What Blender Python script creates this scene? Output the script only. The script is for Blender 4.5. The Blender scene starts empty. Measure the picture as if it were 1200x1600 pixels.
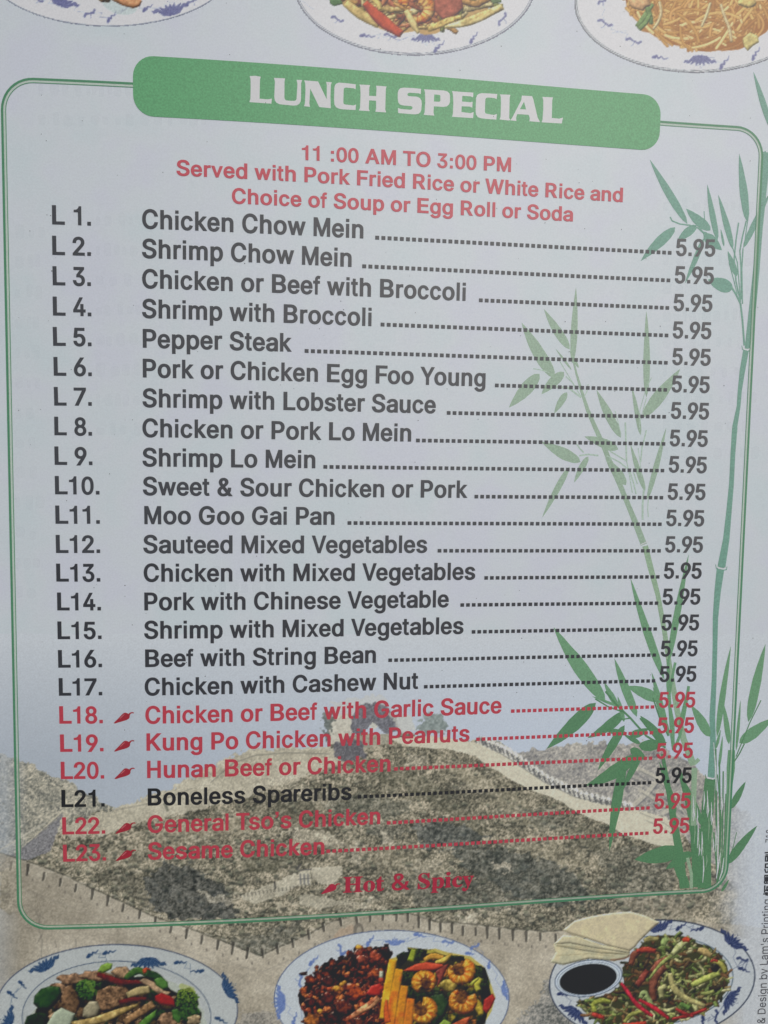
import bpy, bmesh, math, random
import numpy as np
from mathutils import Matrix, Vector
from mathutils.geometry import delaunay_2d_cdt

random.seed(7)
scene = bpy.context.scene
COL = scene.collection

# ---------------------------------------------------------------- sheet and camera
# The menu is a gently bowed sheet lying on a table top; all lengths below are millimetres on
# the sheet (u to the right, v up the page); the scene itself is in metres.
F_PX = 1261.4292497689
CAM_R = (0.0765758539, 0.1405162944, -0.0094595842)
CAM_T = np.array((0.0006697266, -1.33275e-05, -132.3811966507))
BOW = (0.0009442537, -1.75231e-05, -1.278e-07)
U0, U1, V0, V1 = -67.0, 81.0, -106.0, 108.0     # edges of the sheet
THICK = 0.14

def rot_matrix(r):
    r = np.array(r, float); th = np.linalg.norm(r); k = r / th
    K = np.array([[0, -k[2], k[1]], [k[2], 0, -k[0]], [-k[1], k[0], 0]])
    return np.eye(3) + math.sin(th) * K + (1 - math.cos(th)) * K @ K
RM = rot_matrix(CAM_R)
_u = np.linspace(-100, 110, 21001)
_th = BOW[0] * _u + BOW[1] * _u ** 2 + BOW[2] * _u ** 3
def _cum(f):
    c = np.concatenate([[0], np.cumsum((f[1:] + f[:-1]) / 2 * np.diff(_u))])
    return c - np.interp(0, _u, c)
_x = _cum(np.cos(_th)); _z = -_cum(np.sin(_th))
Z_LIFT = 0.6 - float(np.interp(np.linspace(U0, U1, 200), _u, _z).min())

def place(u, v, h=0.0):
    """sheet millimetres (and height above the paper) -> metres in the scene"""
    u = np.asarray(u, float); v = np.asarray(v, float)
    th = np.interp(u, _u, _th)
    x = np.interp(u, _u, _x) + h * np.sin(th)
    z = np.interp(u, _u, _z) + h * np.cos(th) + Z_LIFT
    return np.stack([x, v + 0 * x, z], -1) * 1e-3

def project(u, v):
    p = np.stack([np.interp(u, _u, _x), np.asarray(v, float) + 0 * np.asarray(u, float), np.interp(u, _u, _z)], -1) @ RM.T + CAM_T
    return 600 - F_PX * p[..., 0] / p[..., 2], 800 + F_PX * p[..., 1] / p[..., 2]

def on_sheet(px, py):
    """point measured in the photograph -> millimetres on the sheet"""
    px = np.asarray(px, float); py = np.asarray(py, float)
    u = (px - 600) / 9.6; v = (800 - py) / 9.6; h = 0.05
    for _ in range(7):
        x0, y0 = project(u, v); xu, yu = project(u + h, v); xv, yv = project(u, v + h)
        a = (xu - x0) / h; b = (xv - x0) / h; c = (yu - y0) / h; d = (yv - y0) / h
        ex = px - x0; ey = py - y0; det = a * d - b * c
        u = u + (d * ex - b * ey) / det; v = v + (-c * ex + a * ey) / det
    return u, v

cam_data = bpy.data.cameras.new("camera")
cam = bpy.data.objects.new("camera", cam_data); COL.objects.link(cam)
loc = (-(RM.T @ CAM_T) + np.array([0, 0, Z_LIFT])) * 1e-3
M = Matrix([list(RM.T[i]) + [loc[i]] for i in range(3)] + [[0, 0, 0, 1]])
cam.matrix_world = M
cam_data.sensor_fit = 'VERTICAL'; cam_data.sensor_height = 24
cam_data.lens = 24 * F_PX / 1600
cam_data.clip_start = 0.005; cam_data.clip_end = 50
scene.camera = cam

# ---------------------------------------------------------------- light
SUN_ELEV = math.radians(62); SUN_AZ = math.radians(38)      # azimuth from +Y towards +X
world = bpy.data.worlds.new("World"); scene.world = world; world.use_nodes = True
nt = world.node_tree; nt.nodes.clear()
sky = nt.nodes.new('ShaderNodeTexSky'); sky.sky_type = 'NISHITA'; sky.sun_disc = False
sky.sun_elevation = SUN_ELEV; sky.sun_rotation = SUN_AZ
sky.air_density = 1.6; sky.dust_density = 4.0; sky.ozone_density = 1.0
bg = nt.nodes.new('ShaderNodeBackground'); bg.inputs[1].default_value = 0.05
wo = nt.nodes.new('ShaderNodeOutputWorld')
nt.links.new(sky.outputs[0], bg.inputs[0]); nt.links.new(bg.outputs[0], wo.inputs[0])
sun_data = bpy.data.lights.new("sun", 'SUN'); sun_data.energy = 1.37
sun_data.angle = math.radians(25); sun_data.color = (1.0, 0.97, 0.93)
sun = bpy.data.objects.new("sun", sun_data); COL.objects.link(sun)
sdir = Vector((math.sin(SUN_AZ) * math.cos(SUN_ELEV), math.cos(SUN_AZ) * math.cos(SUN_ELEV), math.sin(SUN_ELEV)))
sun.rotation_euler = sdir.to_track_quat('Z', 'Y').to_euler()
scene.view_settings.view_transform = 'Standard'; scene.view_settings.look = 'None'
scene.view_settings.exposure = 0.0; scene.view_settings.gamma = 1.0
scene.view_settings.use_curve_mapping = False

# ---------------------------------------------------------------- materials
PAPER = np.array((.745, .80, .83))
PAPER_SEEN = np.array([177., 183., 190.])
def lin(c):
    c = np.asarray(c, float) / 255
    return np.where(c <= .04045, c / 12.92, ((c + .055) / 1.055) ** 2.4)
def sheen(y):
    return np.interp(y, [0, 340, 700, 1100, 1600], [0.034, 0.026, 0.018, 0.012, 0.010])
GAIN = (lin(PAPER_SEEN) - 0.014) / PAPER
def pigment(rgb, y=900):
    """printed colour as it reads in the photo -> reflectance of the print"""
    s = np.asarray(sheen(y))[..., None] if np.ndim(y) else sheen(y)
    return np.clip((lin(rgb) - s) / GAIN, 0.012, 0.86)

_mats = {}
def print_material(name, rgb=None, attr=False, grain=0.05, tint=False, alpha=1.0):
    if name in _mats: return _mats[name]
    m = bpy.data.materials.new(name); m.use_nodes = True
    n = m.node_tree; n.nodes.clear(); L = n.links
    out = n.nodes.new('ShaderNodeOutputMaterial'); b = n.nodes.new('ShaderNodeBsdfPrincipled')
    L.new(b.outputs[0], out.inputs[0])
    tc = n.nodes.new('ShaderNodeTexCoord')
    fine = n.nodes.new('ShaderNodeTexNoise'); fine.inputs['Scale'].default_value = 3800; fine.inputs['Detail'].default_value = 1.5
    L.new(tc.outputs['Object'], fine.inputs['Vector'])
    mr = n.nodes.new('ShaderNodeMapRange'); mr.inputs['From Min'].default_value = .3; mr.inputs['From Max'].default_value = .7
    mr.inputs['To Min'].default_value = 1 - grain; mr.inputs['To Max'].default_value = 1 + grain * .8
    L.new(fine.outputs[0], mr.inputs['Value'])
    mul = n.nodes.new('ShaderNodeVectorMath'); mul.operation = 'SCALE'
    L.new(mr.outputs[0], mul.inputs['Scale'])
    if attr:
        a = n.nodes.new('ShaderNodeAttribute'); a.attribute_name = 'ink'; src = a.outputs['Color']
    else:
        a = n.nodes.new('ShaderNodeRGB'); a.outputs[0].default_value = (*[float(x) for x in rgb], 1); src = a.outputs[0]
    if tint:   # the faint pastel mottling of show-through in thin coated paper
        big = n.nodes.new('ShaderNodeTexNoise'); big.inputs['Scale'].default_value = 95; big.inputs['Detail'].default_value = 3
        L.new(tc.outputs['Object'], big.inputs['Vector'])
        mx = n.nodes.new('ShaderNodeMixRGB'); mx.blend_type = 'MULTIPLY'
        mx.inputs[0].default_value = 1
        rp = n.nodes.new('ShaderNodeValToRGB'); e = rp.color_ramp.elements
        e[0].position = .34; e[0].color = (.945, .985, .97, 1); e[1].position = .66; e[1].color = (.98, .955, 1.0, 1)
        k = rp.color_ramp.elements.new(.5); k.color = (.99, .99, .985, 1)
        L.new(big.outputs[0], rp.inputs[0]); L.new(src, mx.inputs[1]); L.new(rp.outputs[0], mx.inputs[2])
        src = mx.outputs[0]
    L.new(src, mul.inputs[0]); L.new(mul.outputs[0], b.inputs['Base Color'])
    b.inputs['Roughness'].default_value = 0.5; b.inputs['IOR'].default_value = 1.62
    bump = n.nodes.new('ShaderNodeBump'); bump.inputs['Strength'].default_value = 0.06; bump.inputs['Distance'].default_value = 0.00005
    L.new(fine.outputs[0], bump.inputs['Height']); L.new(bump.outputs[0], b.inputs['Normal'])
    b.inputs['Alpha'].default_value = alpha
    _mats[name] = m
    return m

# ---------------------------------------------------------------- object helpers
def link(name, me, parent, mat, label=None, kind=None):
    o = bpy.data.objects.new(name, me); COL.objects.link(o)
    if parent: o.parent = parent
    if mat: me.materials.append(mat)
    if label: o['label'] = label
    if kind: o['kind'] = kind
    return o
def mesh(name, co, faces):
    me = bpy.data.meshes.new(name); me.from_pydata([tuple(map(float, c)) for c in co], [], faces); me.update(); return me
def fill(contours):
    """triangulate outlines by non-zero winding; returns 2-D points and triangles"""
    vs, es = [], []
    for c in contours:
        k = len(vs); n = len(c); vs += [Vector((float(x), float(y))) for x, y in c]
        es += [(k + i, k + (i + 1) % n) for i in range(n)]
    V, _, Fc, _, _, _ = delaunay_2d_cdt(vs, es, [], 0, 1e-5)
    V = np.array([(p.x, p.y) for p in V]); Fc = np.array([f for f in Fc if len(f) == 3])
    C = V[Fc].mean(1); w = np.zeros(len(C), int)
    for c in contours:
        c = np.asarray(c, float)
        for i in range(len(c)):
            (x0, y0), (x1, y1) = c[i - 1], c[i]
            if y0 == y1: continue
            t = (C[:, 1] - y0) / (y1 - y0); xx = x0 + t * (x1 - x0)
            w += ((y0 <= C[:, 1]) & (C[:, 1] < y1) & (xx > C[:, 0])).astype(int)
            w -= ((y1 <= C[:, 1]) & (C[:, 1] < y0) & (xx > C[:, 0])).astype(int)
    Fc = Fc[w != 0]
    a, b, c = V[Fc[:, 0]], V[Fc[:, 1]], V[Fc[:, 2]]
    flip = ((b[:, 0] - a[:, 0]) * (c[:, 1] - a[:, 1]) - (b[:, 1] - a[:, 1]) * (c[:, 0] - a[:, 0])) < 0
    Fc[flip] = Fc[flip][:, ::-1]
    return V, Fc
def flat_shape(name, contours_uv, h, mat, parent, label=None, kind=None, slice_mm=2.0):
    """a printed shape, cut into narrow strips so that it follows the bow of the paper"""
    V, Fc = fill(contours_uv)
    if V[:, 0].max() - V[:, 0].min() > slice_mm * 1.5:
        bm = bmesh.new(); bv = [bm.verts.new((x, y, 0)) for x, y in V]
        for f in Fc: bm.faces.new([bv[i] for i in f])
        s = math.ceil(V[:, 0].min() / slice_mm) * slice_mm
        while s < V[:, 0].max():
            bmesh.ops.bisect_plane(bm, geom=bm.verts[:] + bm.edges[:] + bm.faces[:], plane_co=(s, 0, 0), plane_no=(1, 0, 0), dist=1e-6)
            s += slice_mm
        bm.verts.index_update(); V = np.array([(q.co.x, q.co.y) for q in bm.verts]); Fc = [[q.index for q in f.verts] for f in bm.faces]
        bm.free()
    else: Fc = Fc.tolist()
    return link(name, mesh(name, place(V[:, 0], V[:, 1], h), Fc), parent, mat, label, kind)
def px_shape(name, pts, h, mat, parent, **k):
    pts = np.array(pts, float); u, v = on_sheet(pts[:, 0], pts[:, 1])
    return flat_shape(name, [np.stack([u, v], -1)], h, mat, parent, **k)

LAYER = dict(picture=.008, bamboo=.014, frame=.052, banner=.056, text=.060, mark=.064)

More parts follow.
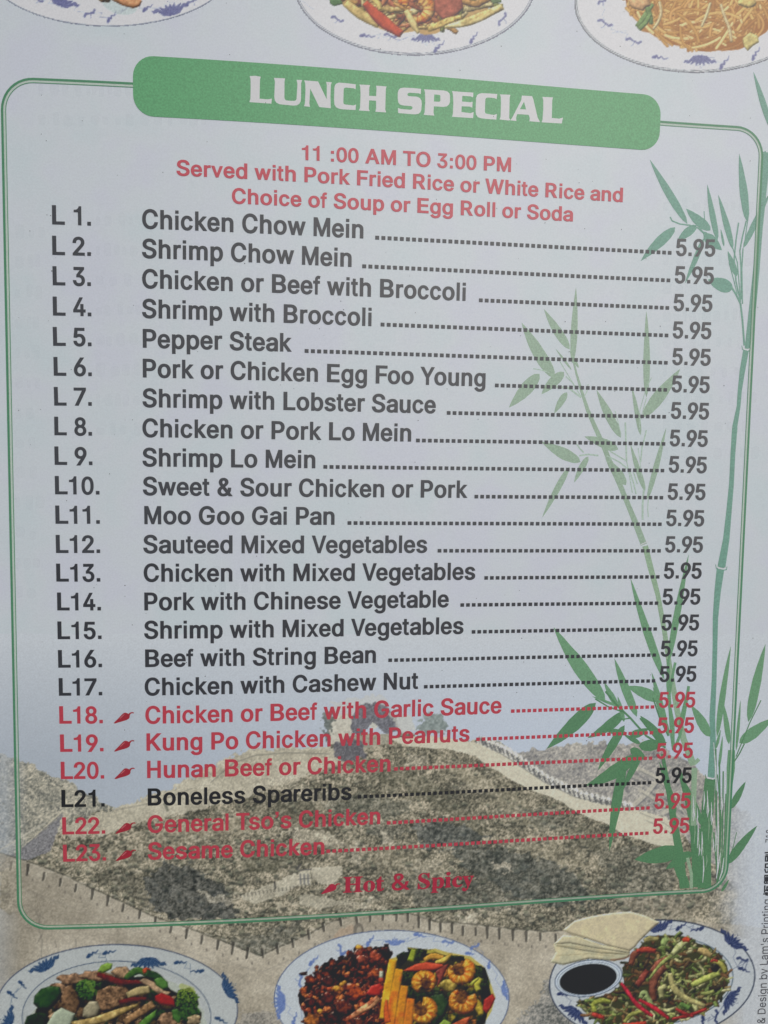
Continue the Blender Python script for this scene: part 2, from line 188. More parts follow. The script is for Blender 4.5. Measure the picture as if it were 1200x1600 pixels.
BOLD = 'A~722~20,0 288,718 431,718 702,0 544,0 394,415 363,509 308,677 411,677 356,507 327,415 179,0/158,188 158,307 565,307 565,188;B~722~76,0 76,718 376,718 428,715 477,707 520,692 556,671 586,647 610,618 626,587 636,553 640,518 638,487 631,461 620,436 603,416 585,397 563,383 540,371 517,362 518,361 518,388 515,387 545,378 573,364 599,348 622,326 641,301 657,272 666,238 669,202 666,165 655,131 638,99 613,71 582,45 540,26 496,11 442,3 385,0/241,118 380,118 428,122 461,130 482,144 496,160 505,180 507,203 506,221 502,238 493,254 483,269 469,282 454,292 435,299 411,304 384,307 241,307/241,421 369,421 392,423 412,427 429,433 444,442 456,453 465,465 473,481 478,496 479,514 476,538 468,558 456,575 438,588 411,596 372,600 241,600;C~722~373,-19 313,-13 256,1 203,28 158,63 119,107 87,159 62,220 50,286 44,358 50,431 62,498 87,558 119,610 158,653 203,690 256,715 313,731 373,737 411,734 446,730 479,719 511,708 543,691 571,671 595,649 619,622 638,593 655,562 666,526 684,465 534,465 524,502 516,520 507,539 498,552 486,566 473,578 459,589 444,597 428,603 411,608 393,610 374,612 340,608 309,598 282,582 256,560 234,532 216,499 202,459 194,411 190,358 194,305 202,259 216,219 234,184 256,156 282,134 310,119 340,110 374,106 393,108 411,110 428,115 444,121 459,129 473,140 486,151 498,165 507,180 516,196 524,216 534,252 684,252 666,190 655,156 638,125 620,96 597,69 570,47 543,27 513,10 481,-2 446,-12 411,-18;D~722~325,0 125,0 125,118 317,118 366,122 407,132 441,147 469,168 492,196 510,228 524,267 532,311 535,360 532,409 524,452 510,492 493,524 471,550 444,571 410,586 371,596 325,600 121,600 121,718 333,718 402,712 464,698 521,674 570,641 611,599 642,550 666,493 679,430 685,360 679,290 666,226 642,170 609,118 568,77 518,44 460,20 395,4/229,718 229,0 76,0 76,718;E~667~76,0 76,718 616,718 616,600 246,600 246,422 591,422 591,304 246,304 246,118 621,118 621,0;F~611~76,0 76,718 587,718 587,600 238,600 238,411 554,411 554,293 238,293 238,0;G~778~390,-19 325,-13 264,1 209,28 161,63 120,107 87,161 63,220 48,286 44,358 48,431 63,498 87,557 120,610 160,653 209,690 262,715 321,731 385,737 424,734 461,728 498,719 533,705 565,689 594,668 622,645 645,619 665,590 682,559 694,527 713,466 558,466 542,501 534,518 524,536 514,552 503,565 489,577 476,588 461,596 443,602 426,608 407,610 386,612 352,608 320,598 290,582 264,560 242,534 223,499 209,459 200,411 196,358 200,305 209,259 223,219 242,185 265,158 292,134 321,119 354,110 391,106 422,109 453,116 478,128 501,145 519,165 535,191 548,220 555,251 560,313 682,280 377,262 377,383 709,383 709,284 705,227 691,174 668,126 637,83 598,47 554,19 503,-2 449,-15;H~722~71,0 71,718 218,718 218,426 504,426 504,718 651,718 651,0 504,0 504,308 218,308 218,0;I~278~70,0 70,718 208,718 208,0;K~722~157,174 148,315 204,381 254,437 308,492 529,718 722,714 373,366 369,366/87,0 87,718 244,718 244,464 243,320 244,278 244,0/538,0 257,366 356,467 722,2;L~611~76,0 76,718 240,718 240,118 583,118 583,0;M~833~69,0 69,718 235,718 399,277 412,239 427,191 442,139 468,65 367,65 393,138 408,188 424,238 436,277 599,718 765,718 765,0 625,0 625,407 625,455 626,511 627,570 629,649 707,649 676,557 656,496 637,441 623,400 473,0 362,0 209,400 195,440 177,493 157,556 122,649 202,649 204,574 205,515 207,457 207,407 207,0;N~722~69,0 69,718 216,718 494,275 520,233 553,173 607,76 519,69 511,163 509,229 509,280 509,718 654,718 654,0 507,0 258,395 225,450 187,516 114,637 206,649 212,532 214,457 216,408 216,0;O~778~390,-19 326,-13 267,1 211,28 163,63 122,107 89,159 63,220 50,286 44,358 50,431 63,498 89,558 122,610 163,653 211,690 267,715 326,731 390,737 454,731 513,715 568,690 616,653 657,610 691,557 715,498 730,431 734,358 730,286 715,220 691,159 657,107 616,63 568,28 513,1 453,-13/390,106 424,109 456,119 485,134 512,156 535,183 554,218 569,258 579,305 581,358 579,411 569,458 554,500 535,533 511,562 485,584 456,599 424,608 390,612 355,608 323,598 293,583 267,562 245,534 224,499 210,459 201,411 197,358 201,305 210,258 224,218 244,185 267,156 293,134 323,119 354,109;P~667~76,0 76,718 354,718 408,714 460,704 503,686 541,663 572,635 597,602 613,564 624,525 627,483 624,440 613,401 597,363 572,330 542,301 503,277 460,260 408,250 353,247 144,247 144,364 348,364 378,366 403,371 422,380 437,391 449,404 458,421 464,439 469,459 470,483 469,505 464,526 458,545 450,560 437,573 422,585 403,593 378,599 347,600 233,600 233,0;R~722~76,0 76,718 355,718 410,714 459,705 505,689 541,666 574,639 597,606 615,569 625,530 628,488 625,447 615,407 597,371 574,339 541,312 504,290 459,274 409,266 355,263 126,263 126,381 350,381 381,382 406,387 425,395 441,405 452,416 460,429 467,447 471,466 472,488 471,511 466,531 460,549 452,564 440,575 426,586 405,593 380,599 349,600 233,600 233,0/497,0 290,346 467,346 677,0;S~667~338,-19 284,-16 234,-7 190,7 149,28 114,54 86,84 65,119 51,158 39,223 197,223 208,181 214,163 223,148 236,135 251,124 269,115 291,108 313,104 338,103 365,104 390,109 412,117 431,127 446,139 458,153 467,169 473,186 475,203 473,220 470,233 463,244 454,255 441,264 425,273 357,295 272,319 214,338 164,361 121,392 89,429 70,472 64,519 67,562 80,600 102,635 130,666 164,690 204,711 246,725 293,734 342,737 391,734 438,725 481,711 519,690 551,666 579,637 601,604 614,567 623,506 469,506 457,552 446,572 428,590 404,604 374,612 339,616 314,614 291,610 271,603 255,594 242,583 232,570 225,556 221,541 219,525 221,507 225,494 232,483 244,472 259,461 274,453 331,433 403,414 474,393 498,382 523,370 548,355 569,337 588,318 607,294 619,266 627,237 629,203 626,163 614,125 593,90 567,58 532,31 490,10 445,-6 394,-16;T~611~14,600 14,718 598,718 598,600 382,600 382,0 231,0 231,600;V~667~270,0 19,718 165,718 303,302 332,210 384,41 289,41 339,211 368,302 502,718 648,718 401,0;W~944~201,0 5,718 155,718 265,286 281,219 296,150 316,53 231,53 252,150 267,219 284,287 395,718 539,718 650,286 666,219 681,151 703,53 616,53 638,150 652,219 669,287 778,718 929,718 732,0 588,0 469,445 447,536 421,673 513,673 487,541 465,445 345,0;Y~667~265,0 265,291 15,717 174,718 306,489 344,418 397,305 276,305 327,420 363,489 495,718 653,717 403,291 403,0;U~722~362,-19 307,-16 258,-5 211,14 170,41 136,73 109,109 88,151 76,198 72,245 72,718 218,718 218,253 220,225 226,199 236,175 248,155 265,138 283,123 306,113 331,106 362,105 392,106 417,113 441,124 459,137 475,155 488,175 496,199 503,225 505,253 505,718 651,718 651,245 647,198 635,151 615,109 587,73 553,41 512,14 467,-5 416,-16;a~556~245,-14 208,-11 173,-5 138,6 108,21 80,43 60,67 43,94 32,126 29,161 32,191 39,218 52,242 70,263 90,278 113,292 136,302 162,310 188,318 265,330 344,339 361,341 370,343 374,346 374,349 373,350 374,357 374,357 373,374 370,388 366,400 360,409 352,417 342,424 330,429 314,433 295,434 275,433 258,429 243,424 230,417 220,410 210,401 202,391 196,382 180,355 31,389 63,442 85,469 109,491 136,508 167,523 197,533 229,540 260,545 294,546 362,539 388,533 415,524 440,511 464,496 485,474 502,450 516,422 524,388 527,350 527,-2 376,-2 376,66 419,66 399,38 380,23 358,11 335,1 308,-7 279,-11/259,99 285,102 306,106 324,115 339,125 351,138 360,152 368,169 372,184 374,202 374,236 395,239 351,230 306,223 272,220 220,208 208,202 198,196 191,188 187,181 184,170 184,157 184,145 187,135 191,126 196,119 204,112 215,107 228,103 243,101;b~611~330,-14 297,-13 266,-6 238,4 217,16 198,30 182,46 164,75 205,75 205,-3 61,-3 61,718 207,718 207,465 164,465 182,494 198,508 215,520 237,535 266,544 296,550 330,551 375,548 419,537 460,517 495,489 524,457 548,418 565,372 575,323 578,270 575,217 565,167 548,121 525,82 496,48 460,21 421,2 377,-11/317,102 341,104 360,111 377,123 392,139 405,158 416,182 424,208 429,238 430,270 429,303 424,332 416,358 406,382 394,401 379,415 360,428 342,434 318,437 294,434 274,428 258,417 243,402 230,383 220,361 212,334 207,304 206,270 207,236 212,207 220,179 231,156 244,136 258,122 276,111 294,104;c~556~284,-14 237,-10 194,2 154,21 119,48 88,82 65,121 48,165 38,213 34,265 38,318 48,367 65,411 88,450 119,484 154,511 194,531 238,543 284,546 312,546 337,542 361,536 385,527 406,517 427,506 446,491 464,474 479,455 492,435 503,413 523,369 390,339 365,387 346,411 320,427 284,432 262,430 242,422 225,410 210,395 198,374 188,351 181,325 176,295 174,265 176,236 181,206 188,180 198,157 210,137 225,122 241,110 262,103 284,100 321,107 348,122 367,147 391,197 524,167 504,123 494,100 480,80 465,60 448,44 429,28 408,15 386,5 362,-4 337,-10 312,-13;d~611~281,-14 236,-11 192,2 152,21 117,48 88,82 65,121 47,167 37,217 34,270 37,323 47,372 65,418 88,457 117,489 153,517 192,537 236,548 283,551 317,550 347,544 374,535 397,521 415,507 430,493 447,465 405,465 405,718 551,718 551,-3 408,-3 408,75 448,75 430,46 413,30 395,16 373,4 347,-6 315,-13/295,102 317,104 337,111 354,122 369,136 381,155 391,179 399,207 404,237 406,270 404,304 399,335 392,361 382,383 369,402 354,417 337,428 318,434 295,437 270,434 251,428 234,416 219,401 206,382 195,358 189,332 184,302 181,270 184,238 189,208 197,182 207,158 219,139 235,123 251,111 270,104;e~556~286,-14 236,-10 189,2 146,21 109,48 78,82 55,121 37,165 27,213 23,264 26,317 37,364 53,410 77,449 107,482 143,510 184,530 229,543 277,546 308,545 338,540 368,532 396,520 424,504 449,483 471,459 490,431 505,397 517,361 524,320 526,274 526,220 77,220 77,331 511,322 388,247 381,313 376,340 370,365 360,384 348,401 335,415 320,424 301,430 278,432 254,430 236,425 218,413 203,400 191,383 181,365 173,343 168,320 167,296 167,254 169,220 174,191 182,167 193,147 207,130 223,117 241,108 263,102 287,100 303,101 318,103 330,108 341,113 351,120 360,130 368,139 374,150 392,181 528,153 506,104 490,78 470,54 447,35 420,18 392,3 358,-7 323,-13;f~333~296,532 296,423 10,423 10,532/89,0 89,580 91,609 97,637 110,661 124,681 141,697 161,711 183,720 204,726 227,727 269,723 318,709 286,600 251,611 236,613 222,611 215,607 211,602 208,593 206,580 205,562 205,0;g~611~302,-217 263,-214 228,-210 195,-201 164,-189 138,-174 114,-156 96,-137 79,-117 52,-77 168,-20 212,-66 221,-75 232,-84 244,-91 259,-96 279,-100 302,-101 334,-99 361,-89 382,-76 396,-58 405,-33 408,1 408,78 450,78 432,49 416,34 398,21 374,10 349,0 319,-6 286,-7 241,-4 199,6 160,26 125,49 95,82 71,119 53,163 43,212 40,265 43,319 53,368 71,412 95,451 124,483 158,512 199,531 242,543 287,546 320,545 351,538 377,529 399,517 419,503 434,487 452,459 411,459 411,539 553,539 553,-5 550,-49 539,-91 518,-126 493,-155 461,-177 426,-195 386,-207 346,-214/299,109 323,111 342,117 360,127 373,140 385,158 396,179 404,204 408,233 409,267 408,300 404,328 396,355 386,377 374,395 359,410 342,421 322,428 299,430 275,428 256,421 238,410 223,394 211,376 201,352 193,327 189,298 186,267 189,235 193,207 201,181 211,159 224,141 238,128 255,117 275,111;h~611~214,322 214,0 65,0 65,718 214,718 214,381 115,381 155,455 181,492 214,519 252,537 292,549 335,552 375,551 411,542 444,530 475,510 499,486 521,457 535,423 543,384 546,340 546,0 397,0 397,332 393,366 386,391 374,410 358,425 339,433 311,437 293,435 277,431 261,423 247,413 236,402 226,386 219,368 215,348;i~278~70,0 70,532 208,532 208,0/70,604 70,722 208,722 208,604;k~556~148,164 142,324 174,324 382,545 548,541 280,264 270,264/69,0 69,718 208,718 208,0/392,0 180,270 278,357 562,3;l~278~70,0 70,718 208,718 208,0;m~889~64,0 64,537 212,537 212,385 128,385 150,439 163,463 180,486 201,504 224,519 247,531 273,540 300,544 327,546 370,542 410,529 443,508 470,479 488,446 511,385 408,385 432,436 446,462 464,483 486,502 509,517 537,530 564,539 595,545 627,546 661,544 694,537 726,525 754,509 780,486 800,459 815,428 823,393 826,355 826,0 676,0 676,351 672,380 665,399 655,414 640,424 622,430 602,431 583,430 569,427 557,421 547,412 537,402 530,390 525,376 521,361 520,343 520,0 369,0 369,359 367,381 361,398 351,412 337,423 321,429 298,431 284,430 271,427 258,420 245,412 236,402 227,388 220,372 216,354 214,331 214,0;n~611~214,318 214,0 65,0 65,539 211,539 211,377 115,377 155,450 181,486 214,513 252,531 292,543 335,546 375,545 411,536 444,524 475,504 499,480 521,452 535,418 543,379 546,337 546,0 397,0 397,328 393,362 386,387 374,405 358,420 339,428 311,432 293,431 277,426 261,419 247,409 236,397 226,382 219,364 215,344;o~611~305,-14 254,-10 207,2 164,21 126,48 93,82 68,121 49,165 39,213 34,265 38,318 49,367 68,411 93,450 126,484 163,511 207,531 255,543 305,546 357,543 405,531 450,511 488,483 519,450 544,411 563,367 575,318 578,265 575,213 563,165 544,121 519,82 488,49 449,21 405,2 358,-10/305,100 332,103 354,110 372,122 388,138 402,157 412,180 420,206 425,235 426,265 425,296 420,324 412,351 402,374 388,395 372,410 353,422 332,430 305,432 280,430 259,422 240,410 225,395 211,374 200,351 193,325 188,295 186,265 188,236 193,206 200,180 211,157 224,137 240,122 258,110 280,103;p~611~62,-207 62,539 205,539 205,458 165,458 183,488 199,502 216,515 238,529 266,538 296,545 330,546 376,543 419,531 461,512 495,483 524,451 548,411 565,364 575,316 578,262 575,208 565,158 548,112 526,72 496,37 460,11 422,-9 378,-22 330,-25 298,-24 267,-18 241,-7 219,5 198,19 183,35 165,65 208,65 208,-207/318,92 341,94 361,101 377,113 393,129 406,149 417,173 425,199 429,229 431,262 429,295 425,324 417,351 406,375 394,394 379,409 361,421 342,428 318,430 295,428 275,421 258,410 244,395 230,376 221,354 213,327 208,296 207,262 208,228 213,198 221,170 232,146 244,127 259,112 276,101 295,94;r~389~64,0 64,538 203,538 203,462 156,462 161,476 182,499 206,519 237,534 268,543 302,546 325,545 373,545 373,418 321,424 296,427 278,424 261,421 248,415 235,405 225,394 217,382 210,366 207,350 206,331 206,0;s~556~276,-14 237,-13 200,-7 166,2 134,15 105,33 82,54 61,78 46,107 30,158 174,184 192,142 202,127 213,115 230,106 251,101 275,98 303,101 326,107 344,117 355,129 360,141 362,154 361,164 358,174 353,182 345,189 330,196 309,202 220,222 174,236 132,253 97,278 72,307 57,342 52,379 56,412 66,441 84,469 108,491 135,511 168,526 203,537 242,545 283,546 322,545 357,539 390,528 419,515 444,499 466,479 483,457 498,433 519,385 377,359 358,392 350,406 340,419 326,428 308,434 283,436 259,434 239,429 225,419 214,407 209,396 207,383 208,372 210,364 217,355 227,347 244,340 271,333 350,314 399,302 442,282 474,258 500,230 514,196 519,159 516,126 505,95 486,67 462,43 434,24 399,6 360,-5 319,-13;t~333~294,552 294,439 10,439 10,552/78,676 204,676 204,153 205,136 206,124 208,118 210,114 216,111 227,110 241,111 285,118 309,8 256,-5 224,-6 184,-2 149,11 118,33 95,66 82,102 78,145;u~611~274,-14 237,-11 200,-4 167,10 137,28 112,52 91,81 77,115 67,154 66,196 66,532 214,532 214,203 217,171 225,147 237,126 253,112 273,104 300,100 318,101 334,106 350,113 363,123 373,135 383,151 390,169 396,190 397,215 397,532 545,532 545,-7 399,-7 399,155 493,155 456,82 428,46 395,19 358,1 317,-11;v~556~219,0 13,532 162,532 270,228 298,139 333,27 226,27 261,139 287,228 396,532 543,532 339,0;w~778~178,0 10,532 158,532 224,303 251,203 287,53 197,53 232,200 259,303 324,532 454,532 520,303 546,201 580,53 489,53 526,200 554,303 619,532 769,532 600,0 475,0 405,238 387,307 368,378 341,479 438,479 411,378 392,307 373,238 303,0;x~556~15,1 273,342 273,202 25,531 183,532 250,428 291,359 352,267 208,267 268,359 307,428 377,532 533,531 285,200 284,337 541,2 383,0 304,120 265,186 205,277 349,277 289,186 252,120 171,0;y~556~54,-201 86,-90 125,-93 140,-96 150,-97 156,-96 161,-94 167,-89 173,-82 180,-72 186,-57 193,-39 204,0 10,532 158,532 267,217 294,125 329,9 223,9 256,125 284,217 392,532 539,532 315,-84 304,-111 291,-134 276,-155 258,-174 240,-188 218,-200 196,-208 172,-213 146,-214 109,-211;0~556~279,-19 229,-13 183,1 143,26 108,61 81,102 59,153 44,210 35,275 32,345 35,415 44,479 59,537 81,588 109,630 143,664 184,690 229,704 279,710 327,704 374,690 413,664 448,630 476,587 497,537 512,479 521,415 524,345 521,275 512,210 497,153 475,102 448,61 413,26 373,1 328,-13/279,98 300,100 318,109 335,124 351,145 365,173 376,207 385,246 389,293 392,345 389,397 385,444 376,485 365,518 351,545 335,567 318,582 299,591 279,594 257,591 238,582 221,567 205,546 192,518 180,484 171,444 167,397 164,345 167,293 171,246 180,207 192,173 205,144 221,124 238,109 256,100;1~556~376,0 240,0 240,482 75,482 75,572 150,576 208,598 250,640 276,709 376,709;2~556~26,0 26,90 255,331 317,399 331,419 341,435 350,453 355,468 358,485 359,501 358,522 354,538 348,552 339,565 329,575 315,584 301,590 283,594 265,596 246,594 228,589 213,582 201,572 191,561 182,546 175,529 171,511 169,469 26,469 31,531 42,569 59,604 83,636 112,662 145,682 183,697 224,706 267,710 309,706 349,697 387,683 420,661 447,637 470,608 487,576 498,540 501,503 499,477 495,451 486,425 474,398 456,372 435,343 344,240 204,90 204,115 511,115 511,0;3~556~273,-19 233,-16 193,-8 158,5 123,23 95,46 69,75 50,108 37,145 27,209 165,209 172,170 177,154 184,141 194,129 205,118 219,110 236,104 254,101 274,99 295,101 314,105 331,112 346,121 357,133 367,147 374,163 378,181 379,204 378,225 374,244 367,262 358,278 346,291 330,304 309,312 283,318 251,320 169,320 169,417 329,616 329,592 63,592 63,710 490,710 490,617 244,342 235,417 310,419 354,413 395,398 430,378 460,351 485,318 502,283 513,246 516,204 512,162 502,123 483,88 460,57 431,30 397,8 358,-6 318,-16;4~556~27,138 27,234 285,710 426,710 166,233 166,256 526,256 526,138/314,0 314,180 314,213 314,459 443,459 443,0;5~556~268,-19 226,-16 187,-8 150,7 118,27 90,50 66,78 48,110 35,144 27,202 166,202 174,167 179,154 186,140 196,128 208,117 220,108 234,102 250,99 268,98 288,99 306,104 322,113 337,125 350,141 360,157 368,177 372,199 374,223 372,247 366,270 359,290 349,308 335,324 321,336 304,345 284,350 263,353 246,351 227,348 209,342 192,335 180,327 158,311 37,324 80,698 484,698 484,582 206,582 191,426 148,426 157,436 179,446 202,456 226,463 253,468 278,469 311,466 343,461 373,450 401,436 427,419 449,398 468,376 485,350 499,321 509,291 515,258 516,224 512,180 502,138 484,100 459,66 430,37 396,13 356,-5 314,-15;6~556~275,-19 230,-15 188,-4 149,13 114,37 85,66 61,100 44,139 34,181 31,227 32,263 41,300 54,337 72,378 99,424 132,476 292,710 456,709 193,338 113,339 150,383 159,396 173,410 188,421 205,432 224,440 244,446 265,449 287,451 331,448 370,438 408,423 441,400 468,374 491,341 507,304 517,264 520,221 517,177 505,135 489,98 464,65 436,35 400,12 361,-5 321,-15/275,97 294,99 312,105 328,114 341,125 352,139 363,156 371,177 375,197 376,221 375,246 371,265 363,285 352,302 341,316 328,327 312,336 295,342 275,343 255,342 238,336 223,328 209,316 197,303 187,286 180,267 175,246 174,222 175,199 180,177 188,157 198,139 209,125 223,114 239,105 256,99;7~556~52,0 373,604 373,583 25,583 25,698 528,698 528,595 214,0;8~556~277,-19 233,-16 191,-8 153,7 118,27 89,51 64,81 47,113 35,150 32,188 33,219 41,249 51,276 65,301 83,325 104,344 127,360 153,373 157,375 157,347 144,355 112,375 88,404 69,436 59,472 54,510 59,547 67,582 84,614 107,642 133,665 165,684 199,699 237,707 277,710 318,707 356,699 390,684 421,665 448,642 469,614 487,583 496,547 501,510 496,472 486,436 466,404 442,375 411,355 399,348 399,375 403,372 427,360 451,344 472,325 489,301 503,277 515,249 521,219 524,188 520,150 509,113 490,81 467,52 437,27 403,7 363,-8 322,-16/277,97 301,98 320,102 338,109 352,119 364,130 373,143 380,158 383,174 385,194 383,213 378,231 371,248 363,262 349,274 334,285 317,293 299,298 277,299 256,298 238,293 221,285 206,274 192,262 184,248 176,231 172,213 170,194 172,174 175,158 182,143 190,130 202,119 217,109 234,103 255,98/277,413 296,414 311,418 323,424 335,433 344,443 352,456 358,471 362,486 363,505 362,523 358,539 353,552 346,564 337,574 325,582 310,589 295,593 277,594 259,593 244,589 229,582 218,574 210,565 203,552 196,538 193,523 192,505 193,486 196,471 202,456 210,443 220,433 231,424 245,418 260,414;9~556~275,710 320,706 364,695 402,678 437,654 466,625 490,590 508,552 519,508 522,464 519,428 512,390 499,353 479,312 453,267 419,214 258,-19 93,-18 358,353 433,353 402,307 390,293 377,280 363,270 346,259 328,251 309,245 287,240 264,240 221,243 179,252 142,268 110,291 82,317 59,350 42,387 33,426 30,470 33,514 44,556 62,593 86,626 115,656 150,678 188,695 230,706/275,593 256,592 239,586 224,577 209,565 197,552 188,534 180,515 176,494 174,470 176,446 180,425 188,405 197,388 209,375 223,363 239,355 256,349 275,347 295,349 313,354 329,362 343,373 354,388 363,405 372,424 376,444 377,468 376,493 372,514 363,534 354,551 342,565 328,577 313,586 295,592;&~722~311,-19 262,-16 217,-7 176,9 142,29 111,53 86,83 69,116 57,152 54,189 57,221 64,249 76,275 94,298 112,320 135,341 212,401 317,476 342,497 362,523 364,531 366,541 367,552 365,567 362,580 354,590 344,599 333,604 316,606 305,605 295,602 286,598 279,592 273,585 269,577 265,567 262,556 261,544 262,531 265,519 269,506 299,461 346,404 701,-6 524,-10 250,307 181,390 162,413 144,437 130,462 120,488 114,514 110,543 113,576 122,607 137,634 155,659 181,680 209,697 242,709 278,717 315,718 352,717 388,709 421,697 449,680 473,660 491,636 506,610 515,582 518,551 516,528 511,506 503,487 493,468 480,447 463,431 413,386 272,285 248,265 231,249 219,232 212,218 207,203 207,187 208,169 211,154 218,140 226,128 239,117 252,107 266,100 285,97 305,95 328,97 350,102 371,110 392,122 412,137 429,153 446,174 460,197 471,221 479,249 485,279 488,332 635,332 630,269 626,231 617,197 604,168 591,144 576,122 539,81 522,60 493,35 459,15 424,1 386,-10 348,-16;’~278~69,454 69,500 110,515 132,545 134,580 69,580 69,718 209,718 209,600 200,540 170,495 120,464;.~278~66,0 66,142 212,142 212,0;:~333~96,0 96,138 238,138 238,0/96,374 96,512 238,512 238,374; ~278~'
